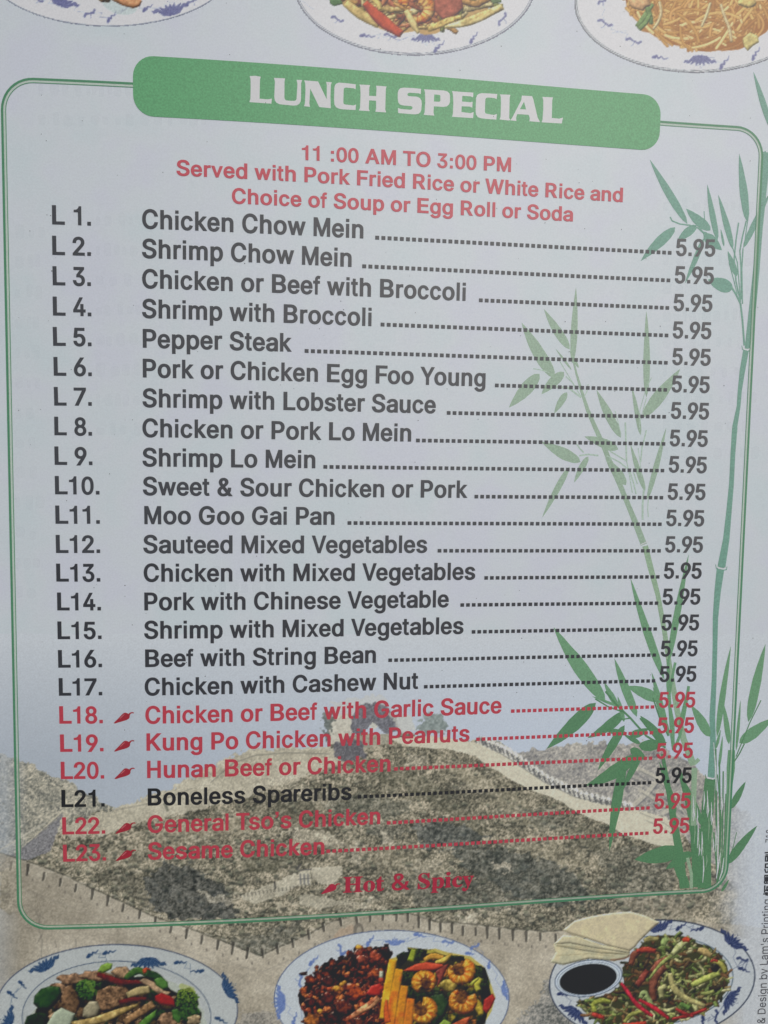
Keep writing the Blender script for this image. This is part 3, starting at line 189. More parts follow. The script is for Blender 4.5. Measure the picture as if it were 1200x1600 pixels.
LIGHT = "d~424~195,-8 165,-6 137,3 111,16 89,34 70,57 55,84 43,116 36,151 34,189 36,227 43,261 55,293 70,320 89,342 112,361 137,374 165,382 196,384 218,383 237,379 253,373 267,364 278,355 287,346 306,319 311,319 311,509 372,509 372,0 313,0 313,59 307,59 287,31 277,21 266,12 252,4 236,-3 217,-7/205,47 226,49 246,55 263,65 278,78 290,95 299,115 306,138 310,162 312,189 310,216 306,241 300,263 290,282 278,299 263,312 246,322 227,328 205,330 182,328 162,322 145,311 130,298 118,281 108,261 102,239 98,215 96,189 98,163 102,139 109,117 118,97 130,80 145,66 162,55 182,49;&~447~197,-7 165,-5 136,1 110,12 88,26 69,42 54,62 43,84 36,108 34,133 36,154 40,173 47,189 58,205 70,220 85,235 140,279 216,335 237,352 255,375 259,384 261,394 262,405 260,420 255,434 245,445 233,454 219,459 201,461 189,460 178,457 168,453 159,447 151,440 145,431 141,421 138,411 137,399 138,386 141,375 145,363 169,327 204,284 438,0 364,0 171,231 121,293 108,310 96,327 87,344 81,361 77,379 75,398 77,420 82,440 91,458 102,474 117,488 134,499 154,507 176,512 200,513 224,512 246,507 266,499 283,488 297,475 308,459 317,442 322,424 324,404 323,389 320,375 315,362 309,349 301,336 291,325 256,293 154,217 135,202 121,188 110,174 103,161 98,146 97,131 98,115 102,101 109,87 118,76 130,66 143,57 158,51 175,48 193,46 213,48 232,52 251,59 269,69 286,81 301,95 315,112 327,131 336,151 343,174 348,198 349,224 408,224 406,194 403,167 397,144 389,124 380,107 371,92 345,62 333,47 315,30 294,17 271,7 246,-1 221,-5; ~187~;D~502~219,0 96,0 96,57 215,57 254,60 288,68 318,81 343,99 363,122 379,149 390,181 397,216 399,255 397,294 390,329 379,361 364,388 344,410 320,428 291,441 258,449 221,452 93,452 93,509 225,509 273,505 315,495 353,478 385,455 412,426 433,391 449,351 458,306 462,255 458,205 449,159 433,119 411,83 384,54 351,31 312,14 268,3/125,509 125,0 60,0 60,509;e~403~212,-8 177,-5 145,3 117,16 92,35 72,58 56,85 44,116 37,150 34,187 36,224 44,258 55,290 71,317 91,340 115,359 142,373 172,382 205,384 226,383 246,380 266,374 285,366 303,355 319,341 334,324 347,305 357,282 365,256 370,227 371,194 371,169 75,169 75,221 338,221 310,202 308,226 304,248 298,269 288,286 277,301 263,314 246,323 227,328 205,330 183,328 164,323 146,313 131,301 119,286 109,270 102,251 97,231 96,211 96,178 98,151 102,127 110,106 121,88 135,73 151,61 169,53 190,48 212,46 227,47 241,49 254,53 265,58 276,65 285,73 294,82 300,93 306,105 365,91 358,72 348,55 335,39 320,26 302,14 283,4 261,-3 237,-7;s~365~182,-8 157,-7 133,-3 112,3 93,12 76,24 62,38 50,54 41,73 36,94 94,107 101,87 111,72 124,60 141,52 160,47 181,45 206,47 227,53 244,62 258,74 265,88 268,103 266,115 262,126 254,136 243,144 229,150 212,155 149,170 118,180 92,192 72,208 58,227 50,249 47,274 49,295 55,314 65,332 79,347 95,360 115,370 137,378 161,383 187,384 212,383 234,379 254,372 271,363 286,352 299,339 309,324 318,308 324,290 268,277 262,291 254,304 243,316 228,325 210,331 187,333 166,331 147,326 131,317 119,305 111,292 109,277 110,264 115,253 124,243 136,235 152,229 172,223 229,209 261,200 287,187 306,171 320,153 328,131 331,107 329,85 323,65 312,47 298,31 281,18 260,6 236,-2 210,-7;i~166~53,0 53,379 114,379 114,0/84,443 73,444 63,448 54,455 47,463 43,472 41,483 43,494 47,504 54,512 63,518 73,522 84,524 95,522 105,518 114,512 121,504 125,494 126,483 125,472 121,463 114,455 105,448 95,444;g~425~207,-151 180,-149 156,-146 134,-140 114,-132 97,-122 82,-110 70,-97 59,-84 51,-69 101,-41 122,-66 131,-74 142,-82 154,-88 169,-93 187,-96 207,-97 236,-95 261,-87 282,-75 298,-58 308,-34 311,-6 311,68 306,68 287,41 277,32 266,23 252,16 236,10 217,6 195,5 165,7 138,14 113,27 90,43 71,65 55,90 43,120 36,154 34,191 36,229 43,263 55,293 71,320 90,342 112,361 138,374 166,382 196,384 218,383 237,379 253,373 267,365 279,356 288,346 308,319 313,319 313,379 372,379 372,-9 370,-40 363,-67 350,-90 334,-109 314,-124 291,-136 265,-144 237,-149/205,59 227,61 246,66 264,75 278,87 290,103 300,121 307,142 311,166 312,193 311,219 307,242 300,264 291,283 279,299 264,312 247,322 227,328 205,330 182,328 163,322 145,312 130,298 118,282 109,262 102,241 98,218 96,193 98,167 102,144 109,123 118,104 131,88 145,76 163,66 183,61;n~409~114,227 114,0 53,0 53,379 112,379 112,287 102,287 116,319 132,344 152,362 175,374 200,382 227,384 252,383 275,377 295,369 313,356 328,340 341,321 350,298 355,271 357,240 357,0 296,0 296,235 293,263 286,286 273,304 256,318 235,326 210,329 192,328 176,324 161,317 147,308 136,297 126,283 119,266 115,248;b~424~229,-8 208,-7 189,-3 172,4 159,12 147,21 138,31 118,59 112,59 112,0 53,0 53,509 114,509 114,319 118,319 137,346 147,355 158,364 171,373 188,379 207,383 229,384 259,382 287,374 313,361 335,342 354,320 370,293 381,261 388,227 390,189 388,151 381,116 370,84 355,57 336,34 313,16 288,3 260,-6/220,47 242,49 262,55 279,66 294,80 306,97 316,117 323,139 327,163 328,189 327,215 323,239 316,261 307,281 295,298 280,311 262,322 243,328 220,330 198,328 178,322 161,312 147,299 134,282 125,263 118,241 114,216 113,189 114,162 118,138 125,115 135,95 147,78 162,65 179,55 198,49;y~389~47,-139 61,-86 71,-87 83,-89 94,-90 104,-89 113,-86 122,-81 130,-74 138,-64 145,-51 151,-36 163,-1 17,379 84,379 165,155 187,87 206,21 184,21 202,87 224,155 305,379 371,379 204,-58 196,-77 187,-93 177,-107 165,-119 153,-128 139,-136 125,-141 109,-144 91,-145 65,-143;L~393~60,0 60,509 125,509 125,57 361,57 361,0;a~389~160,-9 137,-7 115,-3 94,5 76,15 60,29 48,45 38,63 32,84 30,108 32,128 36,146 43,161 53,174 64,184 78,193 92,200 108,206 125,211 178,220 234,227 247,229 257,231 265,235 271,240 274,246 276,255 276,257 275,272 272,285 267,297 260,307 251,315 240,322 227,327 212,330 196,331 178,330 163,327 149,322 137,316 127,309 118,301 110,292 104,283 100,274 41,291 51,313 64,331 79,346 95,358 114,368 133,375 153,380 173,383 194,384 239,379 255,375 271,369 286,360 300,350 312,336 322,320 330,301 335,278 337,251 337,0 277,0 277,52 272,52 252,25 242,16 229,8 215,1 199,-4 181,-7/170,45 192,47 211,51 228,59 242,68 254,80 263,93 270,108 274,122 276,138 276,190 259,182 231,176 200,171 175,168 134,159 122,153 112,147 103,139 97,130 93,118 92,105 93,93 96,82 102,72 109,64 119,57 130,52 142,48 156,46;m~609~53,0 53,379 112,379 112,295 108,295 114,314 122,331 132,346 144,358 158,368 172,376 187,382 203,385 219,386 245,383 268,375 287,361 303,342 314,320 321,295 312,295 318,312 326,329 337,343 350,356 364,366 381,375 398,381 417,385 437,386 458,385 478,380 497,372 514,361 529,346 541,328 550,307 555,283 557,255 557,0 496,0 496,254 493,279 485,298 473,313 456,323 438,329 419,330 402,329 387,326 374,320 363,312 353,302 345,290 340,277 336,263 335,247 335,0 274,0 274,260 272,280 265,297 253,311 238,322 220,328 199,330 185,329 171,326 158,320 145,312 135,302 126,289 119,274 115,257 114,238 114,0;'~206~78,318 70,509 136,509 128,318;P~444~60,0 60,509 235,509 272,506 305,499 332,487 356,471 375,452 390,430 400,404 407,377 409,348 407,318 400,291 390,265 375,243 356,223 332,207 305,195 272,188 235,186 109,186 109,242 233,242 257,244 279,248 297,256 312,266 324,279 333,294 339,310 343,328 344,348 343,367 339,385 333,402 324,416 312,428 297,439 279,446 257,451 232,452 125,452 125,0;r~259~53,0 53,379 112,379 112,321 115,321 124,339 137,354 152,367 171,377 191,383 213,385 229,384 243,384 243,322 230,324 207,326 190,324 174,321 159,315 146,306 135,296 126,284 119,269 115,254 114,237 114,0;t~227~204,379 204,327 6,327 6,379/65,471 126,471 126,98 127,83 130,70 136,61 144,55 156,51 170,50 185,51 202,54 213,2 192,-3 168,-4 138,-1 113,7 92,21 77,41 68,64 65,93;7~453~97,0 323,448 323,452 62,452 62,509 391,509 391,449 165,0;1~453~76,0 76,55 391,55 391,0/276,509 276,0 212,0 212,448 209,448 86,358 86,427 198,509;8~453~226,-7 193,-5 163,1 136,11 111,25 91,42 74,62 62,84 54,109 52,135 53,156 58,176 65,195 75,212 87,228 101,241 117,252 134,260 153,265 153,267 129,276 109,289 93,308 80,330 73,354 70,380 73,405 79,429 90,450 106,469 124,485 146,498 170,508 197,514 226,516 255,514 282,508 306,498 328,485 346,469 361,450 373,429 379,405 382,380 379,354 372,330 359,308 343,289 323,276 300,267 300,265 319,260 335,252 351,241 365,228 377,212 387,195 395,176 399,156 401,135 398,109 391,84 378,62 362,42 341,25 317,11 289,1 259,-5/226,49 248,50 267,54 285,60 300,69 313,79 323,91 331,106 335,121 337,139 335,157 330,173 322,189 312,202 298,213 283,223 265,230 247,234 226,235 206,234 187,230 169,223 154,213 140,202 130,189 122,173 117,157 115,139 117,121 121,106 129,91 139,79 152,69 167,60 185,54 205,50/226,290 244,291 260,294 274,300 287,308 298,318 307,330 314,344 318,359 319,376 318,392 314,407 308,420 299,432 288,442 275,449 260,455 244,459 226,460 208,459 192,455 177,449 164,442 153,432 145,420 138,407 134,392 133,376 134,359 138,344 145,330 154,318 165,308 178,300 193,294 209,291"
SERIF = 'H~531~6,-6 6,22 34,25 47,29 55,36 60,45 64,60 66,81 66,378 64,396 60,410 55,419 47,425 33,430 7,433 7,461 251,461 251,434 207,426 202,423 198,418 195,412 192,404 191,393 191,378 191,257 333,257 333,378 328,413 326,418 322,423 317,426 273,434 273,461 516,461 516,433 488,430 475,425 467,419 462,411 459,398 458,378 458,81 459,61 463,46 468,36 475,30 489,25 516,22 516,-6 273,-6 273,22 301,25 314,29 322,35 327,43 331,58 333,81 333,215 191,215 191,81 191,59 195,45 200,36 208,29 222,25 251,22 251,-6;o~337~169,-16 138,-13 110,-6 85,5 62,22 44,43 29,67 18,94 12,123 9,154 12,184 18,214 29,241 44,265 62,285 85,302 110,314 138,321 168,324 197,321 225,314 249,303 272,286 290,266 306,242 316,215 323,185 326,154 323,122 316,92 306,66 291,42 272,21 249,5 225,-6 198,-13/169,17 182,19 192,28 200,41 203,51 206,64 208,81 210,154 209,205 205,244 199,268 191,281 181,290 168,292 154,290 144,281 136,268 130,244 126,205 126,154 128,82 130,64 133,51 136,41 144,28 155,19;t~236~124,-15 97,-12 75,-6 59,5 47,23 41,44 39,70 39,273 11,273 11,302 81,373 97,392 110,410 124,430 153,430 153,316 217,316 217,273 153,273 153,82 153,69 155,60 157,53 160,49 163,46 167,46 178,49 187,59 202,83 233,68 215,35 198,13 176,-2 151,-11;S~397~34,-17 34,164 68,164 83,115 98,80 117,54 140,35 166,24 197,21 218,22 236,29 250,40 261,54 267,70 269,88 264,114 248,135 220,154 158,185 122,204 93,226 69,249 53,273 44,300 40,331 43,358 48,382 59,406 73,424 90,441 110,454 133,464 158,469 185,472 230,466 284,453 292,451 299,451 305,452 308,457 312,472 348,472 348,313 315,313 306,340 297,362 285,381 273,398 259,412 243,423 227,432 211,437 193,438 174,437 159,431 146,421 135,409 130,396 129,379 129,365 134,351 143,340 156,329 172,319 192,308 256,278 283,265 305,251 323,237 337,222 349,207 358,190 363,172 366,153 368,132 365,104 358,77 346,54 329,33 309,16 284,2 256,-7 226,-13 192,-16 156,-13 123,-4 95,3 83,5 79,6 77,4 76,3 66,-17;p~368~8,-145 8,-118 24,-117 30,-114 35,-111 37,-109 39,-104 41,-99 43,-63 43,243 43,260 41,273 38,279 35,282 29,286 10,290 10,316 152,316 148,274 148,286 166,303 185,315 207,322 229,325 254,322 277,315 298,302 315,287 330,267 343,243 351,217 356,189 359,160 356,127 351,97 342,69 330,44 314,23 296,7 275,-5 251,-13 226,-16 193,-10 164,4 154,20 157,-57 160,-97 162,-103 166,-108 170,-112 206,-117 206,-145/195,34 210,37 222,46 230,61 238,85 242,116 243,154 242,191 238,221 232,245 225,260 214,269 199,271 183,267 168,255 157,233 157,70 167,49 180,38;i~205~101,355 84,358 70,362 58,371 49,384 43,397 40,411 43,427 49,440 58,453 70,462 84,467 101,469 116,467 130,462 143,453 152,440 158,427 160,411 157,397 153,384 142,371 130,362 116,358/9,-6 9,21 27,23 34,26 38,30 40,34 43,43 43,56 43,252 43,266 41,276 39,280 37,283 30,286 10,287 12,316 157,316 157,56 157,43 159,34 161,29 164,26 170,23 189,21 189,-6;c~300~156,-16 129,-13 104,-6 82,5 60,21 43,41 29,65 19,91 12,119 9,150 13,181 20,211 31,239 47,263 67,284 91,302 116,314 144,322 175,325 205,322 233,315 255,302 272,286 282,266 286,245 284,231 279,220 272,210 262,203 250,199 235,197 219,200 205,207 195,217 189,232 186,250 188,261 188,270 185,282 180,288 169,290 153,286 140,275 129,254 122,226 121,187 123,142 131,106 144,79 161,59 181,47 203,44 224,47 244,58 270,79 297,60 269,30 245,10 217,-4 187,-12;y~300~52,-146 33,-144 17,-138 3,-129 -6,-116 -13,-101 -16,-83 -13,-71 -10,-59 -1,-48 8,-40 21,-35 36,-33 47,-35 59,-38 70,-44 77,-54 81,-63 84,-76 83,-81 83,-86 83,-90 83,-91 85,-92 89,-90 97,-83 106,-70 120,-41 130,-5 27,248 17,271 8,282 6,285 2,287 -3,287 -14,287 -14,316 171,316 171,287 139,283 138,281 137,278 137,275 138,268 141,258 184,130 221,242 227,261 228,274 228,278 227,281 225,283 194,287 194,316 309,316 309,287 293,286 288,283 284,277 267,239 170,-26 159,-55 148,-79 136,-99 124,-114 112,-126 99,-136 85,-141 69,-144;&~510~186,-17 141,-12 101,0 67,20 42,48 26,83 21,124 25,159 35,189 52,214 74,235 100,256 118,268 87,312 75,333 69,357 66,382 70,415 83,444 105,466 133,484 166,493 204,497 239,493 272,484 298,467 318,444 330,416 334,382 330,354 320,328 303,305 282,285 258,266 246,256 352,148 353,153 361,168 368,184 390,250 479,250 466,209 457,181 446,155 434,130 419,109 410,95 515,-7 404,-10 350,42 338,30 313,15 286,1 257,-8 223,-14/190,305 204,316 221,329 234,342 241,354 246,368 247,382 246,396 242,406 236,415 227,423 215,427 202,428 187,427 174,422 165,416 157,407 153,396 152,383 153,368 157,355 163,343 172,330 183,315/189,56 214,56 237,61 257,69 274,78 290,89 292,93 172,216 160,206 142,192 128,178 118,164 113,147 111,127 113,106 120,89 131,75 147,65 165,57; ~180~'
CJK = '恆~350~181,135 209,120 227,110 249,94 269,127 248,142 228,153 202,165/166,76 195,60 215,46 236,28 258,59 237,77 217,90 191,106/51,302 51,-36 92,-36 92,302/20,236 17,195 11,165 -1,133 31,116 45,154 51,189 54,230/76,235 88,204 96,180 103,150 135,166 128,192 120,216 107,247/98,16 98,-24 344,-24 344,16 288,16 313,209 202,209 207,240 339,240 339,281 110,281 110,240 165,240 156,185 142,120 128,55 170,52 194,170 265,170 260,120 252,61 244,15;興~350~136,239 136,205 212,205 212,239/170,164 180,164 180,133 170,133/140,197 140,100 210,100 210,197/196,30 242,6 275,-12 309,-35 338,-3 300,19 264,40 220,60/116,58 84,35 51,16 6,-5 32,-36 74,-17 112,4 154,32/30,273 36,88 8,88 8,48 341,48 341,88 314,88 320,286 237,286 237,248 279,248 279,217 239,217 239,180 278,180 278,152 237,152 237,115 276,115 275,88 244,88 244,284 106,284 106,88 75,88 75,116 113,116 113,153 73,153 72,181 111,181 111,219 71,219 71,246 123,262 102,299/142,88 142,247 207,247 207,88;印~350~28,2 48,11 84,22 168,43 165,83 71,61 71,137 168,137 168,179 71,179 71,229 99,237 132,247 173,262 139,296 106,282 70,270 28,259 28,64 26,56 22,50 11,42/179,278 179,-35 221,-35 221,235 286,235 286,61 285,60 286,62 286,62 228,62 244,18 274,18 293,20 309,24 320,32 326,44 328,60 328,278;刷~350~219,266 219,53 259,53 259,266/289,295 289,7 288,5 290,7 288,7 232,8 245,-36 275,-34 295,-33 310,-29 322,-22 328,-9 330,6 330,295/59,154 59,3 96,3 96,116 113,116 113,-35 152,-35 152,116 172,116 172,39 172,39 174,41 174,42 139,43 152,5 173,5 187,7 196,10 205,16 210,27 210,39 210,154 180,154 152,154 152,174 209,174 209,282 29,282 29,156 28,102 20,47 0,-8 33,-33 57,33 66,97 69,155 69,174 113,174 113,154/69,242 168,242 168,214 69,214'

# ---------------------------------------------------------------- the sheet itself
table = link('table_top', mesh('table_top', [(-1.6, -1.6, -.02), (1.6, -1.6, -.02), (1.6, 1.6, -.02), (-1.6, 1.6, -.02),
    (-1.6, -1.6, 0), (1.6, -1.6, 0), (1.6, 1.6, 0), (-1.6, 1.6, 0)],
    [(0, 3, 2, 1), (4, 5, 6, 7), (0, 1, 5, 4), (1, 2, 6, 5), (2, 3, 7, 6), (3, 0, 4, 7)]), None,
    print_material('table', lin((120, 112, 104))), kind='structure')
menu = bpy.data.objects.new('takeout_menu', None); COL.objects.link(menu)
menu['label'] = 'printed takeout menu page listing lunch specials in a green frame'
menu['category'] = 'menu'
menu.empty_display_size = .02

def build_sheet():
    us = np.linspace(U0, U1, 297); vs = np.linspace(V0, V1, 44)
    nu, nv = len(us), len(vs)
    Ug, Vg = np.meshgrid(us, vs)
    top = place(Ug, Vg, 0).reshape(-1, 3); bot = place(Ug, Vg, -THICK).reshape(-1, 3)
    co = np.concatenate([top, bot]); F = []
    n = nu * nv
    for j in range(nv - 1):
        for i in range(nu - 1):
            a = j * nu + i
            F.append((a, a + 1, a + nu + 1, a + nu)); F.append((n + a, n + a + nu, n + a + nu + 1, n + a + 1))
    for i in range(nu - 1):
        F.append((i + 1, i, n + i, n + i + 1)); a = (nv - 1) * nu + i; F.append((a, a + 1, n + a + 1, n + a))
    for j in range(nv - 1):
        a = j * nu; F.append((a, a + nu, n + a + nu, n + a)); a += nu - 1; F.append((a + nu, a, n + a, n + a + nu))
    return link('paper', mesh('paper', co, F), menu, print_material('paper', PAPER, grain=.035, tint=True))
build_sheet()

# ---------------------------------------------------------------- lettering
def load(s):
    G = {}
    for item in s.split(';'):
        if not item: continue
        k, w, cs = item.split('~')
        G[k] = (float(w), [[tuple(map(int, p.split(','))) for p in c.split(' ')] for c in cs.split('/')] if cs else [])
    return G
FACE = dict(bold=load(BOLD), light=load(LIGHT), serif=load(SERIF), cjk=load(CJK))
KERN = {('Y', 'o'): -50, ('T', 's'): -55, ('V', 'e'): -45, ('P', 'a'): -15, ('r', 'k'): 0, ('F', 'o'): -25, ('1', '1'): -30, ('L', '1'): -30}
_tri = {}
def glyph(face, ch):
    if (face, ch) not in _tri:
        w, cs = FACE[face][ch]
        _tri[face, ch] = (w, *fill(cs)) if cs else (w, np.zeros((0, 2)), np.zeros((0, 3), int))
    return _tri[face, ch]
def lettering(name, text, p0, p1, cap, mat, parent, face='bold', em_cap=718., label=None, slant=0., h=None, uv=False):
    """one line of type whose ink runs from p0 to p1 (baseline ends) with capitals `cap` mm high"""
    V, Fc, x, n = [], [], 0., 0
    for i, ch in enumerate(text):
        w, v, f = glyph(face, ch)
        if i and (text[i - 1], ch) in KERN: x += KERN[text[i - 1], ch]
        if len(v):
            V.append(v + [x, 0]); Fc.append(f + n); n += len(v)
        x += w - (15 if face == 'bold' else 0)
    V = np.concatenate(V); Fc = np.concatenate(Fc)
    (a, b) = (np.array(p0), np.array(p1)) if uv else [np.array([float(q) for q in on_sheet(*p)]) for p in (p0, p1)]
    x0, x1 = V[:, 0].min(), V[:, 0].max(); d = b - a; Ld = np.hypot(*d); d /= Ld; nrm = np.array([-d[1], d[0]])
    s = Ld / (x1 - x0); t = cap / em_cap
    P = a + (V[:, :1] - x0) * s * d + V[:, 1:] * t * (nrm + slant * d)
    return link(name, mesh(name, place(P[:, 0], P[:, 1], LAYER['text'] if h is None else h), Fc.tolist()), parent, mat, label)

# grades of black ink, paler for the upper rows and darker lower down
BLACKS = [print_material(n, c, grain=.12) for n, c in (('black_ink_pale', (.056, .060, .068)), ('black_ink', (.036, .038, .045)), ('black_ink_dark', (.011, .011, .012)))]
RED = print_material('red_ink', (.60, .052, .080), grain=.08)
RED_HEAD = print_material('heading_red_ink', (.65, .085, .115), grain=.08)
GREY = print_material('grey_ink', (.085, .088, .094), grain=.12)

ROWS = [
 ('L 1.', 'Chicken Chow Mein'), ('L 2.', 'Shrimp Chow Mein'), ('L 3.', 'Chicken or Beef with Broccoli'), ('L 4.', 'Shrimp with Broccoli'),
 ('L 5.', 'Pepper Steak'), ('L 6.', 'Pork or Chicken Egg Foo Young'), ('L 7.', 'Shrimp with Lobster Sauce'), ('L 8.', 'Chicken or Pork Lo Mein'),
 ('L 9.', 'Shrimp Lo Mein'), ('L10.', 'Sweet & Sour Chicken or Pork'), ('L11.', 'Moo Goo Gai Pan'), ('L12.', 'Sauteed Mixed Vegetables'),
 ('L13.', 'Chicken with Mixed Vegetables'), ('L14.', 'Pork with Chinese Vegetable'), ('L15.', 'Shrimp with Mixed Vegetables'), ('L16.', 'Beef with String Bean'),
 ('L17.', 'Chicken with Cashew Nut'), ('L18.', 'Chicken or Beef with Garlic Sauce'), ('L19.', 'Kung Po Chicken with Peanuts'), ('L20.', 'Hunan Beef or Chicken'),
 ('L21.', 'Boneless Spareribs'), ('L22.', 'General Tso’s Chicken'), ('L23.', 'Sesame Chicken')]
SPICY = (17, 18, 19, 21, 22)
# where each line's ink begins and ends in the photograph: number, dish name, dot leader, price
NUM = [(81.7,350.7,142.3,352.7),(82,398.3,142.3,400),(82.7,445.7,142.3,447),(83,493,143,494.3),(83.3,540.3,143.3,541),(84.3,587,143.7,587.7),(85,633.7,143.7,634),(85.3,680,144,680.7),(85.7,726.3,144.7,726.7),(86.3,772.3,155.7,772.7),(87,818.3,156.3,818.3),(87.7,864,156.7,864),(88.3,908.7,157,908.7),(89.7,953.7,158,953.7),(90.3,998.7,159,998.3),(91.3,1043.3,159.7,1042.3),(92.3,1087,160,1086.3),(93,1130.7,161,1130),(94.3,1174.7,162,1173.7),(95.3,1217.3,163,1216.3),(96.3,1261,163.7,1260),(97.7,1303.7,164.7,1302.3),(99,1346.3,166,1344.3)]
NAME = [(222.3,250.7,358.3,567.7,372.7),(222,251.7,404.3,549.3,417.3),(222.3,250.7,451.3,727.3,470.3),(222,250.7,497.7,580.3,509.7),(223.3,223.3,543.3,456,549.7),(223.3,223.3,589.7,758.3,604),(222.7,251.7,636.7,680.7,646),(222.7,251,683.3,642.3,690),(222.7,251,729,492.7,731.7),(223.3,262,774,730.3,778),(225.7,225.7,819,522.7,820),(224,250,864.3,667.3,863.7),(224.7,251,908.7,742.3,905.7),(225.7,225.7,953.7,701,948.7),(225.3,251,997.7,724,990.3),(227,227,1042.3,587.3,1035.7),(226.3,255,1086,653.3,1076.3),(227.3,255,1130,783.3,1114.3),(229,229,1173,733.3,1158.3),(230,230,1215.7,610,1205.3),(231,231,1258.7,549.3,1249.3),(230.7,240,1300.7,594,1287.3),(231,240,1342.7,506.7,1334.7)]
DOTS = [(586.3,374.3,1048.7,398),(566,419,1046.7,441),(748.3,472,1045,484),(594.7,510,1043.7,527),(476,551.3,1042.7,569.7),(773.3,605,1041.7,612),(698,648,1040,654),(650,691,1039,696.3),(505.3,732.3,1037.3,738),(741.3,778.7,1035.7,780.3),(543,820,1033.3,821.7),(683.7,863.3,1032,863.3),(756.7,905.7,1030,904),(719.3,948,1028,945),(737,990,1026,985.3),(606.7,1034.3,1024.3,1026),(662.3,1075.7,1023.3,1066.3),(798.3,1113.7,1021.7,1107),(744,1157.7,1020,1147.3),(615.7,1204,1018.7,1187),(558.7,1247.7,1017,1225.3),(604.3,1288.3,1014.7,1264.7),(510,1332.7,1013,1304)]
PRICE = [(1056.3,400,1117.3,400.7),(1054.3,442.7,1115,443.7),(1052.3,486,1112.7,487),(1051,528.7,1111,529.7),(1050.3,570.3,1110,571.3),(1049.3,613,1108.3,614),(1048,654.3,1107.3,655.3),(1046.3,697.3,1105.3,698),(1044.7,738.3,1103.7,739.3),(1043,781,1101.7,781.3),(1040.7,822,1099.7,822.3),(1039,863.3,1097.7,863.3),(1037,904.3,1095.7,904),(1035,945,1093.7,944.3),(1033.3,985.3,1091.7,984.7),(1032,1026,1089.3,1025),(1030,1065.7,1087.3,1064.7),(1029,1106,1085.7,1105),(1027,1145.7,1083.7,1144.7),(1025.3,1185.7,1082,1184),(1023.7,1224,1080,1222.7),(1022,1264,1078,1262.3),(1020,1303,1076.3,1301)]

CHILI = [(0, 0), (2.2, -2.6), (6, -6.2), (10.5, -11), (14, -14.6), (16.2, -16.2), (18.6, -16.6), (21.5, -15.8), (23.3, -14.6), (24.6, -16), (26.6, -17.2),
         (29.5, -17.6), (31.8, -16.9), (31.6, -15.4), (29.3, -15.8), (27, -15.1), (25.3, -12.6), (25.2, -9.5), (23.8, -7.2), (20.5, -5.2), (15, -3.4), (8, -1.5), (2.5, 0.3)]
GLINT = [(9.5, -8.2), (13.5, -12), (16.6, -14.4), (17.2, -13.6), (14.2, -10.6), (10.4, -7.4)]
CHILI_TIP = {17: (177.6, 1130), 18: (178.2, 1173.8), 19: (178.8, 1216.8), 21: (180.2, 1302.2), 22: (180.8, 1344.8)}
CHILI_RED = print_material('chili_red_ink', (.42, .018, .035), grain=.12)
GLINT_INK = print_material('chili_glint_ink', (.62, .16, .17), grain=.12)
def chili(tip, parent, s=1.0, mat=None):
    c = px_shape('chili_mark', [(tip[0] + x * s, tip[1] + y * s) for x, y in CHILI], LAYER['text'], mat or CHILI_RED, parent)
    px_shape('chili_glint', [(tip[0] + x * s, tip[1] + y * s) for x, y in GLINT], LAYER['mark'], GLINT_INK if not mat else mat, parent) if not mat else None
    return c

PITCH = 0.993
def dots(name, row, mat, parent):
    (u0, u1), (v0, v1) = on_sheet([row[0], row[2]], [row[1], row[3]])
    n = int(round((u1 - u0 - .6) / PITCH)); du = (u1 - u0 - .6) / n
    co, F = [], []
    for i in range(n + 1):
        u = u0 + i * du; v = v0 + (v1 - v0) * i / n
        k = len(co); co += [(u, v), (u + .63, v), (u + .63, v + .6), (u, v + .6)]; F.append((k, k + 1, k + 2, k + 3))
    co = np.array(co); return link(name, mesh(name, place(co[:, 0], co[:, 1], LAYER['text']), F), parent, mat)

for i, (num, dish) in enumerate(ROWS):
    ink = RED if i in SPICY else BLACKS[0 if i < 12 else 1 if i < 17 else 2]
    xl, bx, by, xr, yr = NAME[i]
    yl = by - (yr - by) / (xr - bx) * (bx - xl)
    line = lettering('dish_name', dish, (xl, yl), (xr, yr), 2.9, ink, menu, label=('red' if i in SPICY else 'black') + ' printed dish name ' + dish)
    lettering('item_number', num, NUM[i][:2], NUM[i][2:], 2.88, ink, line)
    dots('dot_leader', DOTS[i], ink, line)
    x0, y0, x1, y1 = PRICE[i]
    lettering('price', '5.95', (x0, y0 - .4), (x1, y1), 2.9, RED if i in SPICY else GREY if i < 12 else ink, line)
    if i in SPICY: chili(CHILI_TIP[i], line)

head = lettering('heading_line', '11 :00 AM TO 3:00 PM', (471.7, 250), (798.3, 268.9), 2.28, RED_HEAD, menu, label='red printed line of lunch hours, 11:00 AM to 3:00 PM')
lettering('heading_line', 'Served with Pork Fried Rice or White Rice and', (275.8, 274.3), (972.8, 316), 2.34, RED_HEAD, menu, label='red printed line beginning Served with Pork Fried Rice')
lettering('heading_line', 'Choice of Soup or Egg Roll or Soda', (362.4, 318), (895, 346.2), 2.34, RED_HEAD, menu, label='red printed line beginning Choice of Soup')
HOT = print_material('crimson_ink', (.50, .022, .055), grain=.12)
hs = lettering('spice_note', 'Hot & Spicy', (536, 1394.5), (740, 1384), 2.75, HOT, menu, face='serif', em_cap=466., label='crimson serif note Hot & Spicy with a chili')
chili((501.5, 1396.5), hs, .95, HOT)
GREYT = print_material('imprint_ink', (.10, .10, .11))
ct = lettering('printer_imprint', "d & Design by Lam's Printing", (1194.6, 1612), (1204.2, 1405), 1.5, GREYT, menu, face='light', em_cap=509., label='small printer imprint running up the right edge')
